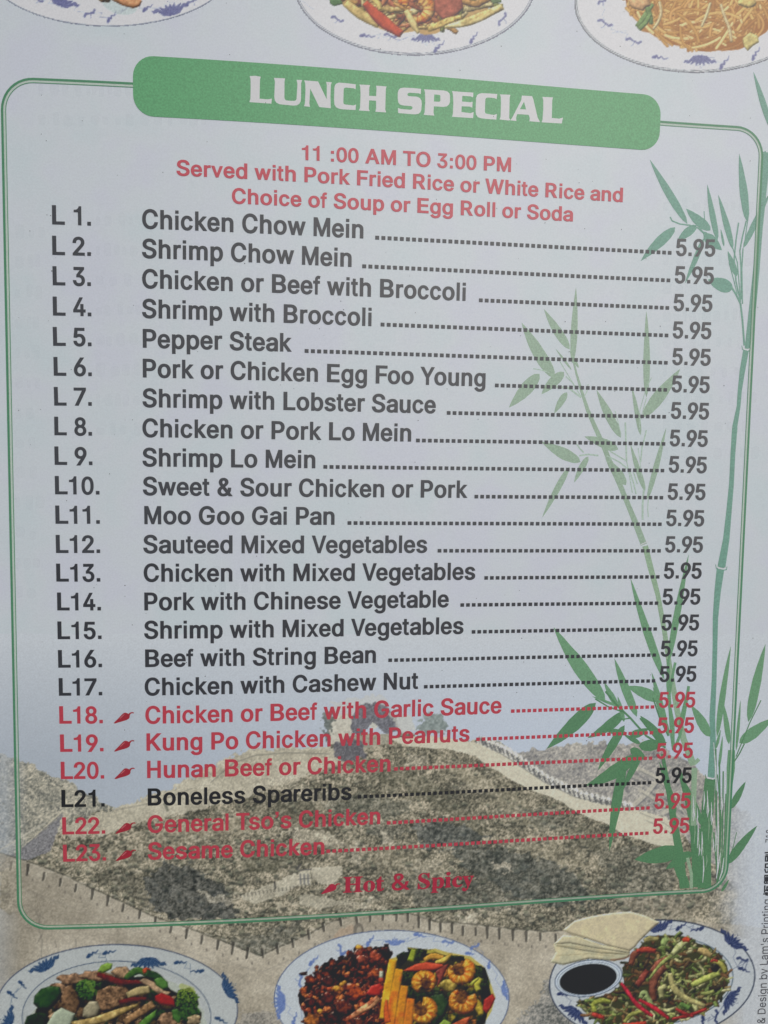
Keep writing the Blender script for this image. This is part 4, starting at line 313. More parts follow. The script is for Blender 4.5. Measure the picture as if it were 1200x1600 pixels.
lettering('imprint_characters', '恆興印刷', (1207.0, 1399.5), (1209.0, 1330.5), 1.75, print_material('imprint_bold_ink', (.03, .03, .034)), ct, face='cjk', em_cap=300.)
lettering('imprint_digits', '718', (1207.0, 1316), (1208.2, 1296), 1.35, GREYT, ct, face='light', em_cap=509.)

# ---------------------------------------------------------------- green frame and banner
def rounded(u0, v0, u1, v1, r, n=10):
    pts = []
    for cx, cy, a in ((u1 - r, v0 + r, -90), (u1 - r, v1 - r, 0), (u0 + r, v1 - r, 90), (u0 + r, v0 + r, 180)):
        for k in range(n + 1):
            t = math.radians(a + 90 * k / n); pts.append((cx + r * math.cos(t), cy + r * math.sin(t)))
    return pts
FU0, FV0, FU1, FV1, FRAD = -59.08, -68.85, 63.9, 65.35, 4.9
GREEN = print_material('frame_green_ink', pigment((74, 124, 94), 600), grain=.08, alpha=.86)
PALE = print_material('frame_pale_ink', pigment((176, 206, 176), 600), grain=.05, alpha=.5)
BANNER = print_material('banner_green_ink', pigment((92, 145, 106), 170), grain=.16)
def ring(a, b, name, mat, parent, h):
    out = rounded(FU0 + a, FV0 + a, FU1 - a, FV1 - a, FRAD - a); inn = rounded(FU0 + b, FV0 + b, FU1 - b, FV1 - b, FRAD - b)
    n = len(out); co, F = [], []
    for i in range(n):
        o0, o1, i0, i1 = map(np.array, (out[i], out[(i + 1) % n], inn[i], inn[(i + 1) % n]))
        m = max(1, int(np.hypot(*(o1 - o0)) / 2))
        for k in range(m):
            t0, t1 = k / m, (k + 1) / m; c = len(co)
            co += [o0 + (o1 - o0) * t0, o0 + (o1 - o0) * t1, i0 + (i1 - i0) * t1, i0 + (i1 - i0) * t0]; F.append((c, c + 1, c + 2, c + 3))
    co = np.array(co); return link(name, mesh(name, place(co[:, 0], co[:, 1], h), F), parent, mat)
fr = ring(0, .36, 'frame_line', GREEN, menu, LAYER['frame']); fr['label'] = 'thick green outer line of the printed frame'
ring(.36, .66, 'frame_gap', PALE, fr, LAYER['frame'])
ring(.66, .78, 'frame_inner_line', GREEN, fr, LAYER['frame'])

bl, bt, br, bb = -39.55, 69.35, 45.55, 60.45
(bu0, _), (bu1, _) = [tuple(map(float, on_sheet(x, y))) for x, y in ((208, 135), (1031.5, 190))]
bpts = rounded(bu0, bb, bu1, bt, 3.1, 8)
banner = flat_shape('banner', [bpts], LAYER['banner'], BANNER, menu, label='solid green title banner with rounded corners')
WHITE = print_material('title_white', (.78, .78, .77), grain=.03)
def tr(s, ox, oy, k): return [(ox + float(a.split(',')[0]) / k, oy + float(a.split(',')[1]) / k) for a in s.split()]
A1 = (380, 105, 4.615); A2 = (610, 115, 4.286)
TITLE = [
 ('L', A1, ['47,65 87,63 127,70 121,90 118,228 175,233 207,228 203,264 120,258 45,253 52,230 54,150 53,90']),
 ('U', A1, ['222,78 302,82 298,105 297,215 299,230 308,240 330,243 368,244 380,240 385,228 391,120 385,92 425,94 418,115 417,225 414,248 404,266 385,276 360,278 300,272 262,268 240,257 228,240 224,215 229,105']),
 ('N', A1, ['440,96 540,104 602,232 603,130 598,107 638,110 632,130 629,210 631,297 548,288 483,155 477,265 482,287 438,282 445,262 449,170 447,118']),
 ('C', A1, ['812,125 810,160 795,153 740,148 728,152 724,165 722,255 725,266 735,270 795,277 813,270 810,310 720,305 690,300 670,290 658,270 655,240 657,150 662,130 672,119 690,112 740,116 790,122']),
 ('H', A1, ['838,126 915,130 909,150 908,207 958,210 961,155 958,134 1033,140 1028,160 1024,305 1030,327 952,322 958,300 958,243 908,240 905,300 912,318 834,313 842,295 846,200 844,148']),
 ('S', A2, ['205,103 203,138 190,133 130,129 117,132 113,142 117,150 130,153 175,155 195,163 207,180 210,205 206,245 200,260 188,270 165,274 110,270 52,265 50,231 70,238 130,243 143,240 148,230 146,222 135,218 90,215 65,209 53,195 49,170 49,130 54,112 66,99 90,95 150,98']),
 ('P', A2, ['225,106 290,110 355,114 380,120 394,132 399,150 398,190 392,208 378,220 355,224 291,220 288,262 294,282 222,277 229,258 233,190 231,125', '291,188 323,190 332,187 334,180 334,153 332,145 323,143 293,141']),
 ('E', A2, ['412,118 480,124 555,128 553,160 535,153 481,150 479,188 535,193 550,189 548,229 530,222 477,220 475,258 535,266 557,258 553,299 412,290 418,270 421,190 418,138']),
 ('C', A2, ['715,138 711,172 695,165 652,161 640,164 635,175 632,255 636,267 648,271 692,278 712,271 709,309 650,305 605,300 585,292 573,275 570,250 573,165 579,147 592,136 612,132 660,134']),
 ('I', A2, ['733,140 803,143 798,163 795,298 802,312 792,315 730,308 737,290 740,200 739,160']),
 ('A', A2, ['880,148 948,152 957,175 985,295 1002,326 930,320 933,300 925,277 849,272 841,295 843,318 802,314 814,298 875,180', '867,239 908,241 894,189']),
 ('L', A2, ['1017,157 1088,160 1083,180 1080,298 1130,303 1155,295 1147,335 1012,327 1018,308 1023,240 1023,180'])]
for ch, (ox, oy, k), cs in TITLE:
    conts = []
    for q, c in enumerate(cs):
        p = np.array(tr(c, ox, oy, k)); u, v = on_sheet(p[:, 0], p[:, 1]); c = np.stack([u, v], -1)
        ar = .5 * np.sum(c[:, 0] * np.roll(c[:, 1], -1) - np.roll(c[:, 0], -1) * c[:, 1])
        if (ar < 0) != (q > 0): c = c[::-1]
        conts.append(c)
    flat_shape('title_letter', conts, LAYER['text'], WHITE, banner, label='white title letter ' + ch)

# ---------------------------------------------------------------- printed bamboo
def bamboo_ink(name, rgb, y): return print_material(name, pigment(rgb, y), grain=.16, alpha=.86)
TEAL = bamboo_ink('bamboo_teal_ink', (108, 148, 134), 400)
MID = bamboo_ink('bamboo_green_ink', (100, 142, 108), 1050)
DEEP = bamboo_ink('bamboo_deep_ink', (80, 123, 88), 1300)
SPRIG = bamboo_ink('bamboo_pale_ink', (141, 163, 145), 600)
STRAW = bamboo_ink('bamboo_straw_ink', (134, 160, 134), 1150)
CORE = bamboo_ink('bamboo_light_ink', (186, 208, 196), 900)
HAZE = bamboo_ink('bamboo_faint_ink', (160, 180, 168), 600)
level = [LAYER['bamboo']]
def next_level():
    level[0] += .00017
    return level[0]
def leaf(base, tip, w, mat, parent, bend=0., belly=.42, name='leaf'):
    b, t = np.array(base, float), np.array(tip, float); d = t - b; L = np.hypot(*d); n = np.array([-d[1], d[0]]) / L
    c = (b + t) / 2 + n * bend; S = 13; left, right = [], []
    for i in range(S + 1):
        s = i / S; p = (1 - s) ** 2 * b + 2 * s * (1 - s) * c + s * s * t
        q = s ** (belly * 1.5) * (1 - s) ** 1.02; qm = (belly * 1.5 / (belly * 1.5 + 1.02)) ** (belly * 1.5) * (1.02 / (belly * 1.5 + 1.02)) ** 1.02
        r = w / 2 * q / qm + (.25 if 0 < i < S else 0)
        r *= 1 + random.uniform(-.04, .04)
        left.append(p + n * r * (1.12 if bend <= 0 else .9)); right.append(p - n * r * (.9 if bend <= 0 else 1.12))
    return px_shape(name, left + right[::-1], next_level(), mat, parent, slice_mm=.6)
def cane(pts, w, mat, parent, name='stem', rough=0.0):
    """a stem through px points with widths w (number or list)"""
    P = np.array(pts, float); W = np.full(len(P), float(w)) if np.ndim(w) == 0 else np.array(w, float)
    d = np.gradient(P, axis=0); d /= np.hypot(d[:, 0], d[:, 1])[:, None]; n = np.stack([-d[:, 1], d[:, 0]], -1)
    j = np.random.RandomState(int(P[0, 0] * 7 + P[0, 1])).uniform(1 - rough, 1 + rough, (len(P), 1))
    A = P + n * W[:, None] / 2 * j; B = P - n * W[:, None] / 2 / j
    return px_shape(name, list(A) + list(B[::-1]), next_level(), mat, parent, slice_mm=.6)

def bamboo_plant(label, mat):
    return None
# faded sprig left of the prices
sprig = cane([(894, 556), (901, 585), (909, 612)], [2.5, 3.5, 4.5], SPRIG, menu, name='bamboo_sprig'); sprig['label'] = 'pale green faded bamboo sprig printed behind the dot leaders'
for pts, w in [(([(909, 612), (918, 640), (930, 668), (941, 692), (953, 722)]), [4.5, 6, 7, 7.5, 8]), ([(953, 722), (968, 756), (984, 795), (995, 822), (1006, 851)], [9, 8, 8, 9.5, 10]),
               ([(1008, 853), (1016, 885), (1028, 930), (1038, 985), (1046, 1040), (1058, 1110), (1068, 1155), (1082, 1192)], [9, 9, 7.5, 7.5, 8, 9, 10, 11])]:
    cane(pts, w, SPRIG if pts[0][1] < 1000 and pts[-1][1] < 1000 else STRAW, sprig)
for b, t, w, bend in [((894, 568), (900, 449), 10, 0), ((890, 546), (850, 483), 13, -3), ((866, 591), (815, 504), 19, -4), ((843, 584), (795, 637), 19, -3),
    ((881, 581), (846, 616), 15, 3), ((886, 613), (866, 646), 10, 0), ((970, 684), (932, 609), 13, -3), ((1010, 621), (1010, 486), 10, 2), ((1005, 652), (1063, 576), 18, 2),
    ((1001, 680), (987, 604), 7, 2), ((966, 702), (913, 682), 15, 3), ((907, 722), (846, 690), 17, -3), ((890, 729), (847, 809), 9, 0), ((919, 713), (897, 754), 9, 2),
    ((1011, 781), (1041, 668), 8, 0), ((1008, 768), (985, 694), 8, -2), ((978, 758), (946, 716), 14, 0), ((904, 575), (890, 548), 4, 0), ((893, 578), (868, 545), 3, 0)]:
    leaf(b, t, w, SPRIG, sprig, bend)
for pts, w in [([(833, 576), (845, 578), (858, 582)], 1.6), ([(905, 712), (920, 710), (935, 712)], 2.6), ([(901, 694), (906, 701), (912, 707)], 2.2), ([(875, 565), (890, 590), (908, 620)], 1.5),
    ([(866, 604), (888, 606), (908, 621)], 3), ([(912, 621), (917, 612), (919, 600)], 1.5), ([(884, 588), (895, 598), (900, 608)], 2), ([(977, 660), (978, 690), (979, 720)], 2.6), ([(953, 705), (965, 712), (980, 721)], 2),
    ([(948, 712), (968, 722), (984, 735)], 2.2), ([(1010, 672), (1003, 700), (1001, 722)], 2.2), ([(979, 720), (984, 745), (988, 770)], 1.6), ([(984, 735), (990, 755), (994, 772)], 2.2),
    ([(1006, 765), (1004, 790), (1004, 812)], 3), ([(1013, 780), (1012, 795), (1013, 808)], 1.5), ([(961, 642), (966, 660), (970, 680)], 1.3), ([(1002, 655), (1005, 640), (1010, 622)], 1.3), ([(1018, 590), (1014, 598), (1011, 606)], 1.3),
    ([(990, 738), (994, 750), (996, 756)], 2), ([(997, 700), (1001, 728), (1003, 745)], 1.2), ([(1008, 612), (1000, 640), (999, 668)], 1.1)]:
    cane(pts, w, HAZE, sprig, name='twig')
cane([(1001, 851), (1006, 849), (1012, 846)], 1.8, CORE, sprig, name='node')

# tall stalk by the right-hand frame line
tall = cane([(1198, 238), (1192, 300), (1187, 360), (1182, 420), (1176, 480), (1168, 545)], [13, 11, 9, 10, 11, 9], TEAL, menu, name='bamboo_stalk', rough=.03); tall['label'] = 'tall dark teal bamboo stalk printed along the right frame line'
for pts, w in [([(1166, 546), (1160, 580), (1156, 610), (1154, 635), (1148, 668)], [9, 8.5, 6.5, 6, 8]), ([(1148, 668), (1145, 710), (1143, 755), (1139, 800), (1135, 842), (1127, 887)], [8.5, 7.5, 7.5, 8.5, 10, 12.5]),
               ([(1126, 888), (1121, 925), (1118, 965), (1117, 1010), (1116, 1060), (1113, 1120), (1114, 1160), (1111, 1216)], [12, 10, 8.5, 7.5, 7.5, 9, 9, 11])]:
    cane(pts, w, TEAL if pts[0][1] < 900 else MID, tall, rough=.05)
cane([(1109, 1217), (1106, 1260), (1103, 1310), (1102, 1350), (1101, 1388)], [16, 19, 18, 18, 20], DEEP, tall, rough=.05)
for x, y, w in ((1166, 545, 6), (1127, 887, 8), (1111, 1215, 8)):
    cane([(x - w, y - 3), (x - w * .5, y + .5), (x + w * .4, y + 2), (x + w, y - 1)], [1.2, 2.6, 2.6, 1.2], CORE, tall, name='node')
    cane([(x - w - 1, y - 5), (x - w, y + 1), (x, y + 5), (x + w, y + 3), (x + w + 1, y - 2)], [1, 1.4, 1.2, 1.6, 1], TEAL if y < 900 else DEEP, tall, name='node')
for b, t, w, bend in [((1074, 350), (1015, 249), 12, -3), ((1055, 355), (1001, 408), 15, 3), ((1110, 360), (1072, 326), 15, -4), ((1121, 376), (1105, 288), 9, -2), ((1145, 390), (1122, 304), 9, 0),
    ((1167, 346), (1155, 240), 12, -1), ((1161, 388), (1204, 300), 9, -2), ((1088, 352), (1058, 377), 13, 2), ((1100, 366), (1128, 391), 16, 2), ((1100, 372), (1070, 443), 8, -2),
    ((1145, 451), (1106, 437), 21, 2), ((1151, 432), (1137, 392), 9, -1), ((1206, 205), (1177, 112), 9, -1), ((1131, 385), (1126, 358), 3, 0), ((1100, 362), (1117, 388), 9, 0),
    ((1109, 1151), (1080, 1102), 15, 3), ((1120, 1152), (1142, 1009), 9, -3), ((1139, 1163), (1130, 1098), 8, 0)]:
    leaf(b, t, w, TEAL if b[1] < 900 else MID, tall, bend)
for pts, w in [([(1047, 339), (1050, 345), (1062, 350), (1078, 352), (1092, 357)], 2.2), ([(1092, 357), (1108, 372), (1126, 388)], 3), ([(1166, 345), (1160, 370), (1156, 392), (1158, 420), (1158, 468)], 2.2),
    ([(1154, 348), (1150, 375), (1147, 405), (1150, 440), (1157, 472)], 2.2), ([(1142, 447), (1150, 460), (1157, 475), (1160, 500), (1163, 540)], 3), ([(1145, 388), (1152, 410), (1157, 470)], 1.6), ([(1161, 388), (1159, 420), (1160, 475)], 2),
    ([(1139, 410), (1147, 440), (1152, 460)], 1.5), ([(1170, 332), (1166, 360), (1163, 385)], 1.5), ([(1100, 330), (1101, 345), (1103, 352)], 1.3), ([(1195, 236), (1200, 248), (1206, 256)], 2)]:
    cane(pts, w, TEAL, tall, name='twig')

# second stalk right of the frame
side = cane([(1143, 1172), (1142, 1200), (1140, 1228), (1138, 1262), (1137, 1300), (1135, 1330), (1131, 1360), (1124, 1382)], [11, 13, 9, 8, 7.5, 9, 9, 6], MID, menu, name='bamboo_stalk', rough=.06); side['label'] = 'short green bamboo stalk with side leaves at the lower right'
for b, t, w, bend in [((1169, 1128), (1196, 1006), 14, -3), ((1155, 1161), (1208, 1122), 17, -2), ((1150, 1173), (1157, 1094), 4, 0), ((1141, 1264), (1165, 1221), 10, -1), ((1136, 1350), (1183, 1290), 13, -3), ((1127, 1393), (1139, 1374), 4, 0),
    ((1118, 1170), (1126, 1140), 4, 0), ((1123, 1200), (1129, 1150), 4, 0)]:
    leaf(b, t, w, MID if b[1] < 1240 else DEEP, side, bend)
for pts, w in [([(1189, 1094), (1172, 1128), (1150, 1182)], 1.6), ([(1163, 1162), (1155, 1178), (1147, 1190)], 2), ([(1151, 1300), (1145, 1325), (1138, 1342)], 1.1), ([(1118, 1170), (1119, 1260), (1121, 1385)], 3),
    ([(1124, 1190), (1125, 1290), (1124, 1380)], 2.4), ([(1130, 1205), (1129, 1290), (1127, 1375)], 2.2), ([(1134, 1240), (1132, 1310), (1128, 1370)], 1.6), ([(1121, 1210), (1127, 1280), (1123, 1385)], 1.6), ([(1115, 1300), (1119, 1345), (1122, 1386)], 2.4)]:
    cane(pts, w, DEEP, side, name='twig')
for pts in [[(1115, 1160), (1118, 1200), (1119, 1235)], [(1121, 1250), (1122, 1300), (1121, 1340)], [(1134, 1205), (1133, 1225), (1132, 1250)], [(1126, 1330), (1122, 1355), (1119, 1372)], [(1131, 1340), (1128, 1362), (1122, 1380)]]:
    cane(pts, [1, 2.2, 1], CORE, side, name='gleam')

# the leafy clump at the foot
clump = cane([(1044, 1030), (1044, 1070), (1047, 1110), (1050, 1150), (1053, 1172)], [4, 6, 5, 6, 6], MID, menu, name='bamboo_clump'); clump['label'] = 'dense green bamboo clump printed over the hillside prices'
for b, t, w, bend, m in [((946, 1097), (865, 980), 22, -6, MID), ((1038, 1062), (985, 903), 12, -5, MID), ((1044, 1036), (1076, 866), 10, -2, MID), ((931, 1098), (854, 1170), 21, -5, DEEP), ((995, 1120), (960, 1029), 13, -3, MID),
    ((1031, 1094), (979, 1072), 17, 4, MID), ((966, 1106), (944, 1066), 9, -2, MID), ((976, 1112), (918, 1153), 15, -9, DEEP), ((979, 1146), (940, 1136), 9, -5, DEEP), ((976, 1133), (934, 1204), 13, 0, DEEP),
    ((993, 1180), (914, 1228), 20, -12, DEEP), ((976, 1184), (952, 1330), 15, 4, DEEP), ((1003, 1175), (972, 1235), 10, 0, DEEP), ((984, 1150), (1014, 1138), 12, 3, DEEP), ((1040, 1165), (1000, 1118), 13, 4, DEEP),
    ((998, 1166), (1042, 1160), 17, 0, DEEP), ((1042, 1135), (1018, 1050), 8, -1, MID), ((1046, 1150), (1020, 1072), 8, -2, MID), ((1064, 1328), (991, 1343), 25, -5, DEEP), ((1082, 1332), (1040, 1358), 15, 0, DEEP),
    ((1108, 1318), (1072, 1288), 17, 4, DEEP), ((1076, 1388), (1052, 1350), 13, 3, DEEP), ((1060, 1150), (1076, 1072), 7, 0, MID), ((1098, 1292), (1066, 1215), 10, 0, DEEP), ((1000, 1162), (975, 1148), 7, 0, DEEP), ((985, 1170), (1010, 1186), 14, 2, DEEP),
    ((975, 1128), (965, 1088), 6, 0, MID), ((1056, 1270), (1030, 1190), 9, 0, DEEP), ((966, 1104), (925, 1088), 4, 0, MID)]:
    leaf(b, t, w, m, clump, bend)
for pts, w, m in [([(946, 1080), (962, 1100), (985, 1122), (1010, 1150), (1040, 1168)], 3.2, DEEP), ([(930, 1092), (950, 1104), (972, 1112)], 2.2, DEEP), ([(960, 1118), (972, 1124), (985, 1122)], 2, DEEP), ([(1053, 1172), (1062, 1150), (1070, 1110), (1076, 1072)], 4.5, MID),
    ([(1046, 1100), (1052, 1130), (1052, 1170)], 4, MID), ([(1055, 1035), (1050, 1060), (1045, 1090)], 4, MID), ([(1035, 1178), (1044, 1230), (1054, 1290), (1062, 1335), (1068, 1388)], [5, 8, 11, 13, 12], DEEP), ([(1062, 1205), (1074, 1250), (1086, 1300), (1092, 1345), (1096, 1388)], [5, 9, 12, 11, 12], DEEP),
    ([(1085, 1200), (1084, 1240), (1083, 1290)], [9, 8, 8], STRAW), ([(1082, 1290), (1084, 1340), (1087, 1386)], [8, 7, 9], DEEP), ([(1020, 1090), (1030, 1120), (1044, 1150)], 2.2, DEEP), ([(1000, 1122), (1014, 1140), (1030, 1158)], 2.6, DEEP), ([(1074, 1340), (1080, 1365), (1080, 1388)], 5, STRAW)]:
    cane(pts, w, m, clump)
cane([(1078, 1194), (1086, 1192), (1092, 1186)], 6, STRAW, clump, name='node')

for k in range(26):
    x = 1082 + (k * 7.3) % 50; y = 1225 + (k * 37) % 120; L = 16 + (k * 11) % 30
    cane([(x, y), (x + .6, y + L / 2), (x - 1, y + L)], [.6, 1.5 + (k % 3) * .5, .6], CORE if k % 3 else STRAW, clump, name='gleam')

# the reverse side showing faintly through the thin stock
rs = np.random.RandomState(8); ghost = print_material('show_through', (.60, .64, .70), grain=.1, alpha=.032); co, F = [], []
for px0, px1, ys in ((24, 60, range(372, 980, 47)), (150, 214, range(352, 700, 47)), (1035, 1175, range(330, 720, 43)), (60, 330, (150, 196)), (560, 760, (262,)), (230, 420, (905, 925))):
    for y in ys:
        x = px0
        while x < px1:
            w = rs.uniform(6, 15); hh = rs.uniform(12, 22); (ua, ub), (va, vb) = on_sheet([x, x + w], [y + rs.uniform(-2, 2), y - hh]); c = len(co); r = min(ub - ua, abs(vb - va)) * .38
            pts = rounded(ua, min(va, vb), ub, max(va, vb), r, 4); co += pts; F.append(tuple(range(c, c + len(pts)))); x += w + rs.uniform(2, 12)
co = np.array(co); link('show_through', mesh('show_through', place(co[:, 0], co[:, 1], .004), F), menu, ghost, kind='stuff')

# specks of stray toner and dust
rs = np.random.RandomState(5); co, F = [], []
for k in range(230):
    u, v = rs.uniform(-58, 72), rs.uniform(-66, 84); r = rs.uniform(.04, .10); n = 5; c = len(co)
    for i in range(n): co.append((u + r * math.cos(i * 2 * math.pi / n) * rs.uniform(.6, 1.2), v + r * math.sin(i * 2 * math.pi / n) * rs.uniform(.6, 1.2)))
    F.append(tuple(range(c, c + n)))
co = np.array(co); link('speck', mesh('speck', place(co[:, 0], co[:, 1], LAYER['mark']), F), menu, GREY, kind='stuff')

# ---------------------------------------------------------------- printed photographs
# The landscape and the six dishes are flat print: their colours are painted into an array and
# carried by a fine mesh of the printed area; every item in a dish becomes a printed part.
CX0, CY0, CW, CH = -130, -230, 1490, 2010
canvas = np.ones((CH, CW, 3)) * PAPER_SEEN
cls = np.zeros((CH, CW), np.int16)
CLASS = {}           # id -> (object name, parent key, label)
def new_class(name, parent='', label=None):
    CLASS[len(CLASS) + 1] = (name, parent, label); return len(CLASS)
YY, XX = np.mgrid[CY0:CY0 + CH, CX0:CX0 + CW].astype(np.float32)
def vnoise(cell, seed, shape=None, cy=None):
    H, W = shape or (CH, CW); cy = cy or cell
    r = np.random.RandomState(seed).rand(int(H / cy) + 3, int(W / cell) + 3)
    y = np.arange(H) / cy; x = np.arange(W) / cell; yi, xi = y.astype(int), x.astype(int)
    fy, fx = y - yi, x - xi; fy = fy * fy * (3 - 2 * fy); fx = fx * fx * (3 - 2 * fx)
    a = r[yi][:, xi]; b = r[yi][:, xi + 1]; c = r[yi + 1][:, xi]; d = r[yi + 1][:, xi + 1]
    return (a * (1 - fx) + b * fx) * (1 - fy)[:, None] + (c * (1 - fx) + d * fx) * fy[:, None]
def polymask(pts, window=None, ss=2):
    """antialiased mask of a polygon in its own window"""
    p = np.array(pts, float); x0, y0 = np.floor(p.min(0)).astype(int) - 2; x1, y1 = np.ceil(p.max(0)).astype(int) + 3
    x0, y0 = max(x0, CX0), max(y0, CY0); x1, y1 = min(x1, CX0 + CW), min(y1, CY0 + CH)
    if x1 <= x0 or y1 <= y0: return None
    W = x1 - x0; acc = np.zeros((y1 - y0, W))
    q = np.roll(p, -1, 0)
    for s in range(ss):
        for j in range(y1 - y0):
            y = y0 + j + (s + .5) / ss - .5
            up = (p[:, 1] <= y) != (q[:, 1] <= y)
            if not up.any(): continue
            xs = np.sort(p[up, 0] + (y - p[up, 1]) / (q[up, 1] - p[up, 1]) * (q[up, 0] - p[up, 0])) - x0 + .5
            for a, b in zip(xs[::2], xs[1::2]):
                a, b = max(a, 0), min(b, W)
                if b <= a: continue
                ia, ib = int(a), int(b)
                if ia == ib: acc[j, ia] += b - a
                else:
                    acc[j, ia] += ia + 1 - a; acc[j, ia + 1:ib] += 1
                    if ib < W: acc[j, ib] += b - ib
    return x0, y0, np.clip(acc / ss, 0, 1)
def put(mask, rgb, cid=None, alpha=1.0):
    if mask is None: return
    x0, y0, m = mask; h, w = m.shape; sl = np.s_[y0 - CY0:y0 - CY0 + h, x0 - CX0:x0 - CX0 + w]
    a = (m * alpha)[..., None]; canvas[sl] = canvas[sl] * (1 - a) + np.asarray(rgb, float) * a
    if cid:
        k = cls[sl]; k[m > .5] = cid
def ellipse(cx, cy, a, b, rot=0, n=72, jag=0, seed=0):
    t = np.arange(n) * 2 * math.pi / n; r = 1 + jag * (np.random.RandomState(seed).rand(n) - .5) * 2
    x, y = a * np.cos(t) * r, b * np.sin(t) * r; c, s = math.cos(math.radians(rot)), math.sin(math.radians(rot))
    return np.stack([cx + x * c - y * s, cy + x * s + y * c], -1)
def seg_dist(x0, y0, h, w, pts, closed=False):
    yy, xx = np.mgrid[y0:y0 + h, x0:x0 + w].astype(float); d = np.full((h, w), 1e9); tt = np.zeros((h, w))
    P = [np.array(p, float) for p in pts]; n = len(P); N = n if closed else n - 1
    for i in range(N):
        a, b = P[i], P[(i + 1) % n]; e = b - a; L = max(e @ e, 1e-9)
        t = np.clip(((xx - a[0]) * e[0] + (yy - a[1]) * e[1]) / L, 0, 1)
        q = np.hypot(xx - a[0] - t * e[0], yy - a[1] - t * e[1]); k = q < d; d[k] = q[k]; tt[k] = ((i + t) / max(N, 1))[k]
    return d, tt
def brush(pts, w0, w1, rgb, cid=None, alpha=1., soft=.8, mid=None):
    """tapered stroke through pts"""
    p = np.array(pts, float); r = max(w0, w1, mid or 0) / 2 + 2
    x0, y0 = np.floor(p.min(0) - r).astype(int); x1, y1 = np.ceil(p.max(0) + r).astype(int)
    x0, y0 = max(x0, CX0), max(y0, CY0); x1, y1 = min(x1, CX0 + CW), min(y1, CY0 + CH)
    if x1 <= x0 or y1 <= y0: return
    d, t = seg_dist(x0, y0, y1 - y0, x1 - x0, p)
    w = w0 + (w1 - w0) * t if mid is None else np.where(t < .5, w0 + (mid - w0) * t * 2, mid + (w1 - mid) * (t - .5) * 2)
    put((x0, y0, np.clip((w / 2 - d) / soft + .5, 0, 1)), rgb, cid, alpha)
TEX1, TEX2, TEX3 = vnoise(2.2, 11), vnoise(4.5, 12), vnoise(11, 13)
def piece(poly, rgb, cid=None, round_px=5., texture=.25, gloss=.35, light=(-.4, -.8), rim=.45, tint=None, fine=.5):
    """an item of food: rounded light from the studio lamp, mottled surface, dark seam round it"""
    m = polymask(poly)
    if m is None: return
    x0, y0, mk = m; h, w = mk.shape
    if not mk.any(): return
    x0 = int(x0); y0 = int(y0)
    d, _ = seg_dist(x0, y0, h, w, poly, True); s = np.clip(d / round_px, 0, 1); hgt = np.sqrt(1 - (1 - s) ** 2)
    gy, gx = np.gradient(hgt * round_px * .8); lit = -(gx * light[0] + gy * light[1])
    sl = np.s_[y0 - CY0:y0 - CY0 + h, x0 - CX0:x0 - CX0 + w]
    tx = fine * (TEX1[sl] - .5) + .6 * (TEX2[sl] - .5) + .4 * (TEX3[sl] - .5)
    val = .9 * (rim + (1 - rim) * hgt) * (1 + .55 * np.clip(-lit, -1, 1) * -1) * (1 + texture * 2 * tx)
    c = np.asarray(rgb, float)[None, None] * val[..., None]
    if tint is not None: c = c + (np.asarray(tint, float) - rgb) * np.clip(TEX3[sl] * 2 - .8, 0, 1)[..., None] * val[..., None]
    hl = np.clip(lit - .25, 0, 1) * (TEX1[sl] > .6) * gloss * .8
    c = c + (np.array([235, 225, 205.]) - c) * np.clip(hl, 0, .8)[..., None]
    put((x0, y0, mk), np.clip(c, 4, 250), cid)
def strip_poly(pts, w0, w1=None, mid=None, jag=.06, seed=0):
    P = np.array(pts, float); n = len(P)
    if n < 8:
        t = np.linspace(0, n - 1, 12); P = np.stack([np.interp(t, range(n), P[:, k]) for k in (0, 1)], -1)
        for _ in range(2): P[1:-1] = (P[:-2] + 2 * P[1:-1] + P[2:]) / 4
        n = len(P)
    w1 = w0 if w1 is None else w1; t = np.linspace(0, 1, n)
    w = w0 + (w1 - w0) * t if mid is None else np.where(t < .5, w0 + (mid - w0) * t * 2, mid + (w1 - mid) * (t - .5) * 2)
    w = w * (1 + jag * (np.random.RandomState(seed).rand(n) - .5) * 2)
    d = np.gradient(P, axis=0); d /= np.hypot(d[:, 0], d[:, 1])[:, None] + 1e-9; nn = np.stack([-d[:, 1], d[:, 0]], -1)
    return np.concatenate([P + nn * w[:, None] / 2, (P - nn * w[:, None] / 2)[::-1]])

# ---- the landscape with the great wall
sky_id = new_class('printed_sky', 'land'); far_id = new_class('distant_hill', 'land'); hill_id = new_class('hillside', 'land')
band_id = new_class('wall_walk', 'land'); crest_id = new_class('crest_wall', 'land'); tower_id = new_class('watchtower', 'land')
para_id = new_class('parapet_wall', 'land'); left_id = new_class('distant_hill', 'land'); path_id = new_class('stone_path', 'land'); foot_id = new_class('shrub_patch', 'land')
n1 = vnoise(1.15, 77); n2, n3, n5, n9, n22, n60 = vnoise(1.7, 1), vnoise(3, 2), vnoise(5, 3, cy=4), vnoise(9, 4, cy=7), vnoise(24, 5, cy=16), vnoise(70, 6, cy=45)
JX = ((n5 - .5) * 6 + (n3 - .5) * 3); JY = ((n9 - .5) * 7 + (n3 - .5) * 4)
def region(pts, rough=1.0):
    x0, y0, m = polymask(pts, ss=1); M = np.zeros((CH, CW)); M[y0 - CY0:y0 - CY0 + m.shape[0], x0 - CX0:x0 - CX0 + m.shape[1]] = m
    if rough:
        iy = np.clip((np.arange(CH)[:, None] + JY * rough).astype(int), 0, CH - 1); ix = np.clip((np.arange(CW)[None] + JX * rough).astype(int), 0, CW - 1)
        M = M[iy, ix]
    return M
def lay(M, rgb, cid, alpha=1.0):
    a = (M * alpha)[..., None]; canvas[:] = canvas * (1 - a) + np.asarray(rgb, float) * a
    if cid: cls[M > .5] = cid
